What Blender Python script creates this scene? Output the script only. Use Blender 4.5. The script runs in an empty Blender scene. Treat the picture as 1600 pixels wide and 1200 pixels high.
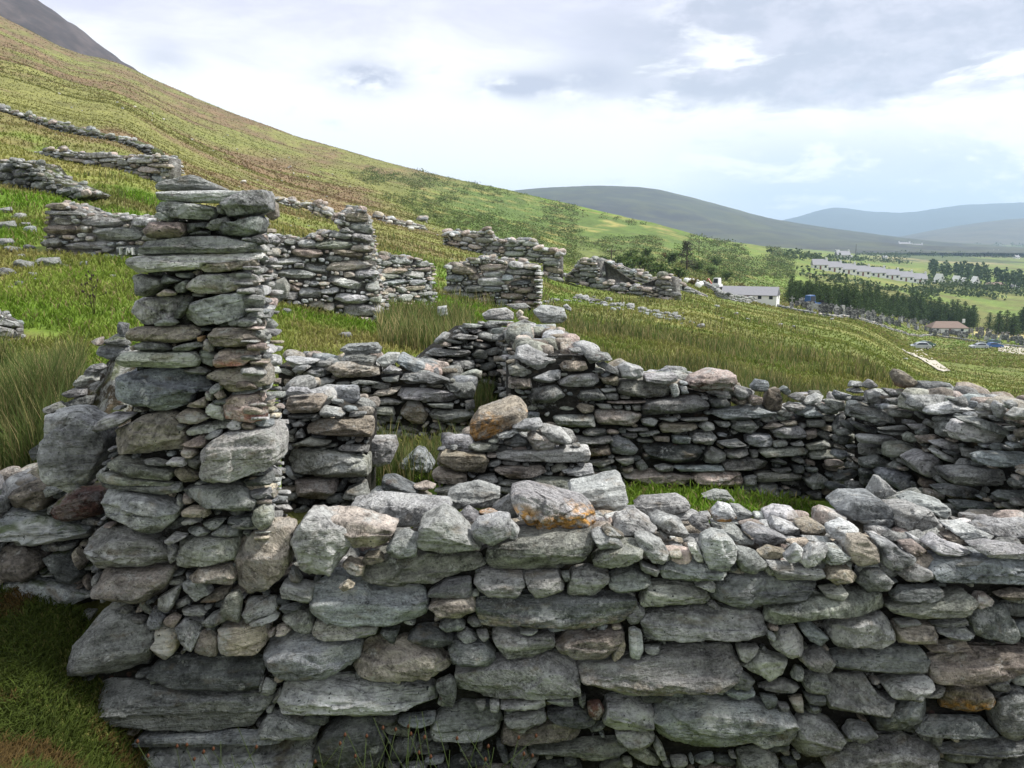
import bpy, bmesh, math, random
import numpy as np
from mathutils import Vector, Matrix
SC = bpy.context.scene
COL = SC.collection
RNG = np.random.default_rng(7)
random.seed(7)
F = 1386.0; PITCH = math.atan(230/F)
CP, SP = math.cos(PITCH), math.sin(PITCH)

def ray(px, py):
    u = (px-800)/F; v = (600-py)/F
    return np.array([u, CP+v*SP, -SP+v*CP])
def at(px, py, Y):
    d = ray(px, py); return d*(Y/d[1])

# ------------------------------------------------------------------ noise
def _h(ix, iy, iz, seed):
    with np.errstate(over='ignore'):
        h = (ix.astype(np.uint32)*np.uint32(374761393)) ^ (iy.astype(np.uint32)*np.uint32(668265263)) ^ (iz.astype(np.uint32)*np.uint32(2246822519)) ^ np.uint32((seed*3266489917) & 0xffffffff)
        h = (h ^ (h >> np.uint32(15)))*np.uint32(2246822519)
        h = (h ^ (h >> np.uint32(13)))*np.uint32(3266489917)
        h = h ^ (h >> np.uint32(16))
    return h.astype(np.float64)/4294967295.0
def vnoise(p, seed=0):
    i = np.floor(p).astype(np.int64); f = p-i; f = f*f*(3-2*f)
    i = i & 0xffffffff
    x0, y0, z0 = i[:,0], i[:,1], i[:,2]; x1, y1, z1 = (x0+1)&0xffffffff, (y0+1)&0xffffffff, (z0+1)&0xffffffff
    fx, fy, fz = f[:,0], f[:,1], f[:,2]
    def L(a,b,t): return a+(b-a)*t
    a = L(L(_h(x0,y0,z0,seed),_h(x1,y0,z0,seed),fx), L(_h(x0,y1,z0,seed),_h(x1,y1,z0,seed),fx), fy)
    b = L(L(_h(x0,y0,z1,seed),_h(x1,y0,z1,seed),fx), L(_h(x0,y1,z1,seed),_h(x1,y1,z1,seed),fx), fy)
    return L(a,b,fz)*2-1
def fbm(p, o=4, seed=0):
    s = 0; a = 1.0; t = 0
    for k in range(o):
        s = s+a*vnoise(p*(2**k)+17.3*k, seed+k); t += a; a *= .5
    return s/t

# ------------------------------------------------------------------ mesh helpers
class Acc:
    """collects geometry with per-vertex tint / sp attributes, builds one mesh"""
    def __init__(s): s.v=[]; s.f3=[]; s.f4=[]; s.t=[]; s.sp=[]; s.n=0
    def add(s, v, f, tint=None, sp=None):
        v = np.asarray(v, float); f = np.asarray(f, int)
        if len(f): (s.f3 if f.shape[1]==3 else s.f4).append(f+s.n)
        s.v.append(v); k = len(v)
        t = np.ones((k,3))*.5 if tint is None else np.broadcast_to(np.asarray(tint, float), (k,3))
        s.t.append(t); s.sp.append(v if sp is None else sp); s.n += k
    def mesh(s, name, off=(0,0,0), smooth=True):
        v = np.concatenate(s.v)-np.asarray(off)
        t = np.concatenate(s.t); sp = np.concatenate(s.sp)
        f3 = np.concatenate(s.f3) if s.f3 else np.zeros((0,3),int)
        f4 = np.concatenate(s.f4) if s.f4 else np.zeros((0,4),int)
        return mk(name, v, f3, f4, t, sp, smooth)
def mk(name, v, f3, f4, t=None, sp=None, smooth=True):
    me = bpy.data.meshes.new(name)
    me.vertices.add(len(v)); me.vertices.foreach_set('co', np.ascontiguousarray(v, np.float32).ravel())
    nl = f3.size+f4.size; me.loops.add(nl)
    me.loops.foreach_set('vertex_index', np.concatenate([f3.ravel(), f4.ravel()]).astype(np.int32))
    st = np.concatenate([np.arange(len(f3))*3, f3.size+np.arange(len(f4))*4]).astype(np.int32)
    me.polygons.add(len(st)); me.polygons.foreach_set('loop_start', st)
    me.polygons.foreach_set('use_smooth', np.full(len(st), smooth))
    if t is not None:
        a = me.attributes.new('tint','FLOAT_COLOR','POINT')
        a.data.foreach_set('color', np.concatenate([t, np.ones((len(t),1))],1).astype(np.float32).ravel())
    if sp is not None:
        a = me.attributes.new('sp','FLOAT_VECTOR','POINT')
        a.data.foreach_set('vector', np.ascontiguousarray(sp, np.float32).ravel())
    me.update(); me.validate()
    return me
def link(name, me, mat, parent=None, loc=(0,0,0)):
    o = bpy.data.objects.new(name, me); COL.objects.link(o)
    if mat and not me.materials: me.materials.append(mat)
    o.location = loc; o.parent = parent
    return o
def tag(o, label=None, cat=None, group=None, kind=None):
    if label: o['label']=label
    if cat: o['category']=cat
    if group: o['group']=group
    if kind: o['kind']=kind
    return o
def empty(name, loc, label, cat, group=None, rz=0):
    o = bpy.data.objects.new(name, None); COL.objects.link(o); o.location = loc; o.rotation_euler=(0,0,rz)
    o.empty_display_size=.2
    return tag(o, label, cat, group)
def dup(root, loc, rz=None, label=None, scale=None):
    c = root.copy(); COL.objects.link(c); c.location = loc
    if rz is not None: c.rotation_euler = (0,0,rz)
    if scale: c.scale = (scale,)*3 if not hasattr(scale,'__len__') else scale
    if label: c['label']=label
    for ch in list(root.children):
        d = ch.copy(); COL.objects.link(d); d.parent = c
        for g in list(ch.children):
            e = g.copy(); COL.objects.link(e); e.parent = d
    return c

# ------------------------------------------------------------------ materials
def newmat(name):
    m = bpy.data.materials.new(name); m.use_nodes=True
    nt = m.node_tree; b = nt.nodes['Principled BSDF']; b.inputs['Roughness'].default_value=.9
    b.inputs['Specular IOR Level'].default_value=.25
    return m, nt, b
def N(nt, typ, **kw):
    n = nt.nodes.new(typ)
    for k,v in kw.items():
        if k in n.inputs.keys(): n.inputs[k].default_value=v
        else: setattr(n,k,v)
    return n
def mth(nt, op, a, b=None, clamp=False):
    n = nt.nodes.new('ShaderNodeMath'); n.operation=op; n.use_clamp=clamp
    for i,x in enumerate((a,b)):
        if x is None: continue
        if hasattr(x,'is_output'): nt.links.new(x, n.inputs[i])
        else: n.inputs[i].default_value=x
    return n.outputs[0]
def mixc(nt, f, a, b, mode='MIX'):
    n = nt.nodes.new('ShaderNodeMix'); n.data_type='RGBA'; n.blend_type=mode
    for i,x in ((0,f),(6,a),(7,b)):
        if hasattr(x,'is_output'): nt.links.new(x, n.inputs[i])
        else: n.inputs[i].default_value = x if i==0 else (*x,1)
    return n.outputs[2]
def ramp(nt, x, lo, hi):
    n = nt.nodes.new('ShaderNodeMapRange'); n.interpolation_type='SMOOTHSTEP'
    nt.links.new(x, n.inputs[0]); n.inputs[1].default_value=lo; n.inputs[2].default_value=hi
    return n.outputs[0]
def scaled(nt, vec, s):
    n = nt.nodes.new('ShaderNodeVectorMath'); n.operation='MULTIPLY'; nt.links.new(vec, n.inputs[0]); n.inputs[1].default_value=s
    return n.outputs[0]
def noise(nt, vec, scale, detail=4, rough=.6, dist=0):
    n = nt.nodes.new('ShaderNodeTexNoise'); nt.links.new(vec, n.inputs['Vector'])
    n.inputs['Scale'].default_value=scale; n.inputs['Detail'].default_value=detail; n.inputs['Roughness'].default_value=rough; n.inputs['Distortion'].default_value=dist
    return n.outputs['Fac']

def stone_material(name, moss=0.0):
    m, nt, b = newmat(name)
    A = N(nt,'ShaderNodeAttribute',attribute_name='tint'); S = N(nt,'ShaderNodeAttribute',attribute_name='sp')
    sp = S.outputs['Vector']
    strat = noise(nt, scaled(nt, sp, (3.2,24,9)), 1.0, 7, .72, .15)
    big = noise(nt, sp, 5, 4, .6)
    fine = noise(nt, sp, 55, 5, .7)
    med = noise(nt, sp, 17, 4, .65)
    k = mth(nt,'ADD', mth(nt,'MULTIPLY', ramp(nt,strat,.3,.7), .55), mth(nt,'MULTIPLY', ramp(nt,big,.25,.75), .45))
    k = mth(nt,'ADD', k, mth(nt,'MULTIPLY', mth(nt,'SUBTRACT',fine,.5), 1.9))
    k = mth(nt,'ADD', k, mth(nt,'MULTIPLY', mth(nt,'SUBTRACT',med,.5), 1.1))
    k = mth(nt,'MAXIMUM', mth(nt,'ADD', mth(nt,'MULTIPLY',k,1.45), .42), .16)
    col = mixc(nt, 1.0, A.outputs['Color'], k, 'MULTIPLY')
    per = noise(nt, sp, .13, 1, .5)
    patch = ramp(nt, noise(nt, sp, 3.6, 5, .7), .44, .60)
    col = mixc(nt, mth(nt,'MULTIPLY',patch, ramp(nt,per,.40,.60)), col, mixc(nt, 1.0, col, (.45,.45,.46), 'MULTIPLY'))
    crust = mth(nt,'MULTIPLY', ramp(nt, noise(nt, sp, 4.4, 8, .78), .50,.60), ramp(nt,per,.58,.42))
    col = mixc(nt, mth(nt,'MULTIPLY',crust,.7), col, (.54,.55,.53))
    # dark specks
    sk = ramp(nt, noise(nt, sp, 95, 2, .5), .63, .72)
    col = mixc(nt, mth(nt,'MULTIPLY',sk, ramp(nt,med,.35,.55)), col, (.03,.035,.035))
    # brown film
    col = mixc(nt, mth(nt,'MULTIPLY',ramp(nt, noise(nt, scaled(nt,sp,(1,2.2,1)), 6.3, 4, .6), .56,.75), .45), col, (.20,.15,.085))
    # pale lichen crusts
    lich = mth(nt,'MULTIPLY', ramp(nt, noise(nt, sp, 8.7, 6, .75), .57,.66), ramp(nt, fine, .38,.55))
    col = mixc(nt, mth(nt,'MULTIPLY',lich,.65), col, (.55,.56,.54))
    # dots of rusty lichen
    V = N(nt,'ShaderNodeTexVoronoi'); nt.links.new(sp, V.inputs['Vector']); V.inputs['Scale'].default_value=9
    dot = mth(nt,'LESS_THAN', V.outputs['Distance'], .13)
    sel = ramp(nt, noise(nt, sp, 1.7, 1, .5), .6,.66)
    col = mixc(nt, mth(nt,'MULTIPLY', mth(nt,'MULTIPLY',dot,sel), .6), col, (.11,.06,.05))
    # hairline cracks along the bedding
    cr = mth(nt,'ABSOLUTE', mth(nt,'SUBTRACT', noise(nt, scaled(nt, sp, (1.6,9,4)), 1.0, 3, .6, .8), .5))
    crk = mth(nt,'SUBTRACT', 1.0, ramp(nt, cr, .0,.010))
    col = mixc(nt, mth(nt,'MULTIPLY',mth(nt,'MULTIPLY',crk,ramp(nt,med,.45,.6)),.4), col, (.05,.05,.05))
    if moss:
        g = N(nt,'ShaderNodeNewGeometry')
        sx = N(nt,'ShaderNodeSeparateXYZ'); nt.links.new(g.outputs['Normal'], sx.inputs[0])
        mm = mth(nt,'MULTIPLY', ramp(nt, sx.outputs[2], .3,.8), ramp(nt, big, .5,.62))
        col = mixc(nt, mth(nt,'MULTIPLY',mm,moss), col, (.06,.085,.015))
    nt.links.new(col, b.inputs['Base Color'])
    h = mth(nt,'ADD', mth(nt,'MULTIPLY',strat,.8), mth(nt,'ADD', mth(nt,'MULTIPLY',fine,.40), mth(nt,'MULTIPLY',med,.75)))
    h = mth(nt,'SUBTRACT', h, mth(nt,'MULTIPLY',crk,.12))
    B = N(nt,'ShaderNodeBump',Strength=1.0,Distance=.05); nt.links.new(h, B.inputs['Height']); nt.links.new(B.outputs[0], b.inputs['Normal'])
    return m
def tint_material(name, rough=.9, var=.3, nscale=3.0, trans=0, bump=0):
    m, nt, b = newmat(name); b.inputs['Roughness'].default_value=rough
    A = N(nt,'ShaderNodeAttribute',attribute_name='tint')
    T = N(nt,'ShaderNodeNewGeometry')
    n = noise(nt, T.outputs['Position'], nscale, 4, .6)
    k = mth(nt,'ADD', mth(nt,'MULTIPLY',n,2*var), 1-var)
    col = mixc(nt, 1.0, A.outputs['Color'], k, 'MULTIPLY')
    nt.links.new(col, b.inputs['Base Color'])
    if bump:
        B = N(nt,'ShaderNodeBump',Strength=.5,Distance=bump); nt.links.new(n, B.inputs['Height']); nt.links.new(B.outputs[0], b.inputs['Normal'])
    if trans:
        tr = N(nt,'ShaderNodeBsdfTranslucent'); nt.links.new(col, tr.inputs[0])
        mx = N(nt,'ShaderNodeMixShader',Fac=trans); nt.links.new(b.outputs[0], mx.inputs[1]); nt.links.new(tr.outputs[0], mx.inputs[2])
        nt.links.new(mx.outputs[0], nt.nodes['Material Output'].inputs[0])
    return m
def flat_material(name, c, rough=.6, var=.12, nscale=6, metal=0, coat=0):
    m, nt, b = newmat(name); b.inputs['Roughness'].default_value=rough; b.inputs['Metallic'].default_value=metal
    if coat: b.inputs['Coat Weight'].default_value=coat
    T = N(nt,'ShaderNodeTexCoord'); n = noise(nt, T.outputs['Object'], nscale, 4, .6)
    nt.links.new(mixc(nt, 1.0, c, mth(nt,'ADD', mth(nt,'MULTIPLY',n,2*var), 1-var), 'MULTIPLY'), b.inputs['Base Color'])
    return m
M_STONE = stone_material('schist', 0.0)
M_STONE_MOSS = stone_material('mossy_schist', .8)
M_GRASS = tint_material('grass_blades', .8, .15, 8, trans=.35)
M_LEAF = tint_material('leaves', .8, .15, 2, trans=.2)

# ------------------------------------------------------------------ stones
PAL = dict(g=(.235,.24,.228), l=(.345,.348,.342), d=(.135,.143,.14), b=(.25,.268,.275), t=(.285,.25,.20), p=(.36,.30,.265),
           r=(.40,.20,.16), o=(.36,.225,.125), w=(.43,.43,.415), c=(.42,.37,.29), e=(.255,.262,.225), m=(.10,.05,.042), O=(.45,.24,.07), k=(.33,.29,.25))
_ICO = {}
def ico(l):
    if l not in _ICO:
        bm = bmesh.new(); bmesh.ops.create_icosphere(bm, subdivisions=l, radius=1)
        v = np.array([x.co[:] for x in bm.verts]); f = np.array([[q.index for q in p.verts] for p in bm.faces]); bm.free()
        _ICO[l] = (v/np.linalg.norm(v,axis=1)[:,None], f)
    return _ICO[l]
def stone_local(P, thick, lvl, rng, strata=1.0, e=5.0, rough=1.0, bev=1.0):
    """P: outline (k,2) in metres in the face frame; returns verts (u,v,n): n<=0 inside the wall, n=0 about the face"""
    mn, mx = P.min(0), P.max(0); c = (mn+mx)/2; s = np.maximum((mx-mn)/2, 1e-3)
    q = (P-c)/s; q2 = np.roll(q,-1,0)
    M = 144; th = np.linspace(-math.pi, math.pi, M, endpoint=False); d = np.stack([np.cos(th), np.sin(th)],1)
    ed = q2-q
    den = d[:,None,0]*ed[None,:,1]-d[:,None,1]*ed[None,:,0]
    den = np.where(np.abs(den)<1e-9, 1e-9, den)
    tt = (q[None,:,0]*ed[None,:,1]-q[None,:,1]*ed[None,:,0])/den
    uu = (q[None,:,0]*d[:,None,1]-q[None,:,1]*d[:,None,0])/den
    ok = (uu>=-1e-6)&(uu<=1+1e-6)&(tt>0)
    R = np.where(ok, tt, 0).max(1); R = np.maximum(R,.15)
    R = (np.roll(R,1)+6*R+np.roll(R,-1))/8*1.03
    S, f = ico(lvl)
    cn = np.clip(S[:,2],-1,1); t = np.arccos(np.abs(cn)); t1 = 1.05
    rho = np.minimum(t/t1,1); dn = np.where(t<t1, 1, (math.pi/2-t)/(math.pi/2-t1))*np.where(cn<0,-1,1)
    pn = (rho**e+np.abs(dn)**e)**(1/e); rho = rho/pn; dn = dn/pn
    t0 = np.arctan2(S[:,1], S[:,0])
    r = np.interp(t0, np.append(th, math.pi), np.append(R, R[0]))
    w = np.stack([rho*r*np.cos(t0), rho*r*np.sin(t0), dn],1)
    U = rng.uniform
    cl = [((U(-.2,.2),U(.7,.9),U(.4,.9)),U(.70,.90)), ((U(-.2,.2),-U(.7,.9),U(.5,.9)),U(.74,.93)),
          ((U(-.3,.3),U(-.15,.35),1),U(.66,.88)), ((.8,U(-.4,.4),U(.4,.9)),U(.80,.95)), ((-.8,U(-.4,.4),U(.4,.9)),U(.80,.95))]
    for _ in range(4): cl.append(((U(-1,1),U(-1,1),U(.4,1)),U(.74,.93)))
    for n,o in cl:
        n = np.array(n); n /= np.linalg.norm(n); h = w@n; o = 1-(1-o)*bev
        ex = np.maximum(h-h.max()*o, 0); w = w-n*(ex*.94)[:,None]
    sc = np.array([s[0], s[1], thick/2]); pos = w*sc
    dirn = w/np.maximum(np.linalg.norm(w,axis=1)[:,None],1e-6); dirn[:,2]*=1.3
    size = min(s[0], s[1]*1.3, thick); off = rng.uniform(0,100,3)
    if lvl>=2:
        nz = fbm(pos/(size*.9)+off, 3, 3)*size*.04*rough
        if lvl>=3:
            nz = nz+(fbm(pos/(size*.30)+off, 3, 5)*.045-np.abs(fbm(pos/(size*.45)+off*1.7, 3, 6))*.06)*size*rough
        pos = pos+dirn*nz[:,None]
    if lvl>=4:
        for _ in range(rng.integers(3,6)):
            g = rng.normal(0,1,3)*np.array([.7,1.2,.25]); g /= np.linalg.norm(g)
            q = w@g+fbm(pos/(size*.5)+off+_*9, 3, 13)*.22; o = rng.uniform(.0,.62)
            st = np.clip((q-o)/.035,0,1)*rng.uniform(.02,.075)*thick
            pos[:,2] -= st*np.clip(w[:,2]*3,0,1); pos[:,1] -= np.sign(pos[:,1])*st*.25*(w[:,2]>-.3)
    a = np.polyfit(P[:,0], P[:,1], 1)[0] if s[0]>s[1] else 0
    ang = math.atan(np.clip(a,-.8,.8)); ca, sa = math.cos(ang), math.sin(ang)
    rp = np.stack([pos[:,0]*ca+pos[:,1]*sa, -pos[:,0]*sa+pos[:,1]*ca, pos[:,2]],1)
    if lvl>=3 and strata>0:
        L = fbm(np.stack([rp[:,0]*3.2, rp[:,1]*15, rp[:,2]*4],1)+off, 3, 11)
        st = np.floor(L*4)/4*.6+L*.4
        pos[:,2] += st*np.minimum(.022, size*.11)*strata*(dn>-.2)
        pos[:,1] += st*np.minimum(.008, size*.05)*strata*np.sign(pos[:,1])
    if rng.random()<.4:
        q3,_r = np.linalg.qr(rng.normal(0,1,(3,3))); rp = rp@q3
    rp = rp*rng.uniform(.6,1.7)
    pos[:,:2] += c
    pos[:,2] -= thick/2*.80
    return pos, f, rp+off
def tintof(code, rng, rp, pos, s=1.0):
    cs = code.split('+'); b = np.array(PAL[cs[0]])*rng.uniform(.78,1.32)*(1+rng.uniform(-.025,.025,3))
    t = np.repeat(b[None], len(rp), 0)
    if len(cs)>1:
        st = np.array(PAL[cs[1]])
        v = pos[:,1]; v = (v-v.min())/(np.ptp(v)+1e-6)
        k = np.clip(((.66 if cs[1]=='O' else .52)-v+fbm(rp*7, 3, 9)*.35)*4, 0, 1)*np.clip((fbm(rp*38,3,15)+.28)*3,.12,1)
        t = t*(1-k[:,None])+st*k[:,None]
    return t
class Face:
    """vertical plane through two points given as (photo x, distance Y)"""
    def __init__(s, a, b, ref=600):
        A = at(a[0],ref,a[1]); B = at(b[0],ref,b[1]); s.o = np.array([A[0],A[1],0]); u = np.array([B[0]-A[0],B[1]-A[1],0]); s.u = u/np.linalg.norm(u)
        s.n = np.array([s.u[1],-s.u[0],0]); s.v = np.array([0,0,1.])
        if s.n@s.o>0: s.n=-s.n
    def hit(s, px, py):
        d = ray(px,py); t = (s.n@s.o)/(s.n@d); return d*t
    def to2(s, px, py):
        p = s.hit(px,py)-s.o; return (p@s.u, p[2])
    def to3(s, q): return s.o+q[:,0:1]*s.u+q[:,1:2]*s.v+q[:,2:3]*s.n
class Flat(Face):
    def __init__(s, Y): Face.__init__(s,(700,Y),(900,Y))
def parse(txt):
    out = []
    for ln in txt.strip().splitlines():
        ln = ln.strip()
        if not ln or ln[0]=='#': continue
        a = ln.split(); out.append((a[0], np.array([[float(x) for x in p.split(',')] for p in a[1:]])))
    return out
def area(P):
    x,y = P[:,0],P[:,1]; return .5*abs(np.dot(x,np.roll(y,-1))-np.dot(y,np.roll(x,-1)))
def make_stone(face, poly, code, inset=0, lvl=None, thick=None, rng=RNG, strata=1.0, shrink=1.01, rough=1.0, bev=1.0):
    P = np.array([face.to2(*p) for p in poly]); c = P.mean(0); P = c+(P-c)*shrink
    ext = np.ptp(poly,axis=0); m = max(ext)
    if lvl is None: lvl = 6 if m>185 else 5 if m>75 else 4 if m>28 else 3
    w,h = np.ptp(P,axis=0)
    if thick is None: thick = float(np.clip(.95*min(w,h*1.7), .07, .42))
    if m>17 and rng.random()<.5: strata = strata*.4
    pos,f,rp = stone_local(P, thick, lvl, rng, strata, rng.uniform(6,14), rough, bev)
    t = tintof(code, rng, rp, pos)
    pos[:,2] -= inset
    f2 = f if np.dot(np.cross(face.u,face.v),face.n)>0 else f[:,::-1]
    return face.to3(pos), f2, t, rp
def in_poly(px, py, poly):
    r = np.zeros(px.shape, bool); n = len(poly); j = n-1
    for i in range(n):
        xi,yi = poly[i]; xj,yj = poly[j]
        c = ((yi>py)!=(yj>py)) & (px < (xj-xi)*(py-yi)/((yj-yi) if yj!=yi else 1e-9)+xi)
        r ^= c; j = i
    return r
def pack(outline, taken, sizes, rng, codes, coursed=None, tol=.93, ang=0, spread=.22):
    """fill the free part of the outline (photo pixels) with flat-lying stones; returns [(code, poly)]"""
    o = np.array(outline, float); x0,y0 = np.floor(o.min(0)).astype(int)-1; x1,y1 = np.ceil(o.max(0)).astype(int)+1
    sc = 2.0 if (x1-x0)*(y1-y0)<60000 else 1.0
    W,H = int((x1-x0)*sc), int((y1-y0)*sc)
    gx,gy = np.meshgrid(x0+(np.arange(W)+.5)/sc, y0+(np.arange(H)+.5)/sc)
    free = in_poly(gx,gy,o)
    for p in taken:
        p = np.array(p); a0 = np.clip(((p.min(0)-[x0,y0])*sc).astype(int)-1,0,None); a1 = ((p.max(0)-[x0,y0])*sc).astype(int)+2
        sl = (slice(a0[1],max(a1[1],a0[1])), slice(a0[0],max(a1[0],a0[0])))
        if free[sl].size: free[sl] &= ~in_poly(gx[sl],gy[sl],p)
    out = []
    def shape(cx,cy,w,h,a):
        k = rng.integers(7,11); th = np.sort((np.arange(k)+rng.uniform(-.3,.3,k))/k*2*math.pi)
        ex = rng.uniform(.45,.8)
        c,s = np.cos(th),np.sin(th); r = rng.uniform(.86,1.06,k)
        x = np.sign(c)*np.abs(c)**ex*w/2*r; y = np.sign(s)*np.abs(s)**ex*h/2*r
        return np.stack([cx+x*math.cos(a)-y*math.sin(a), cy+x*math.sin(a)+y*math.cos(a)],1)
    def place(cx,cy,w,h,a,tol):
        r = int((max(w,h)/2+1)*sc); ix,iy = int((cx-x0)*sc), int((cy-y0)*sc)
        ax,ay,bx,by = max(ix-r,0),max(iy-r,0),min(ix+r+1,W),min(iy+r+1,H)
        if bx<=ax or by<=ay: return False
        X = gx[ay:by,ax:bx]-cx; Y = gy[ay:by,ax:bx]-cy
        u = X*math.cos(a)+Y*math.sin(a); v = -X*math.sin(a)+Y*math.cos(a)
        m = (np.abs(u)/(w/2))**3+(np.abs(v)/(h/2))**3<1
        k = m.sum(); full = w*h*.9*sc*sc
        if k<1 or (free[ay:by,ax:bx]&m).sum()<tol*max(k,full*.8): return False
        free[ay:by,ax:bx] &= ~m
        out.append((codes[rng.integers(len(codes))], shape(cx,cy,w,h,a))); return True
    if coursed:
        hmin,hmax,slope = coursed
        y = y1+4.0
        while y>y0-4:
            h = rng.uniform(hmin,hmax); x = x0-rng.uniform(0,20)
            while x<x1+5:
                hh = h*rng.uniform(.75,1.02); w = hh*(rng.uniform(1.1,2.2) if rng.random()<.5 else rng.uniform(2,4.2))
                cy = y-h/2+(x+w/2-x0)*slope+rng.uniform(-.1,.1)*h
                if rng.random()<.22:
                    place(x+w/2,cy-hh*.26,w,hh*.46,slope,.8); place(x+w/2,cy+hh*.26,w*rng.uniform(.7,1),hh*.46,slope,.8)
                else: place(x+w/2,cy,w,hh,slope+rng.uniform(-.08,.08),.8)
                x += w*1.03
            y -= h*1.02
    for (w,h,n) in sizes:
        for _ in range(n):
            if _%60==0:
                idx = np.flatnonzero(free.ravel())
                if len(idx)<6: return out
            k = idx[rng.integers(len(idx))]; cx,cy = gx.ravel()[k], gy.ravel()[k]
            ww,hh = w*rng.uniform(.75,1.25), h*rng.uniform(.75,1.25)
            place(cx,cy,ww,hh, ang+(rng.normal(0,spread) if rng.random()<.85 or spread<.15 else rng.uniform(-1.4,1.4)), tol)
    return out
GAP = ['g','g','d','d','d','e','b','t','k','d']
FAR = ['g','g','l','l','b','k','e','t','p']
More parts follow.
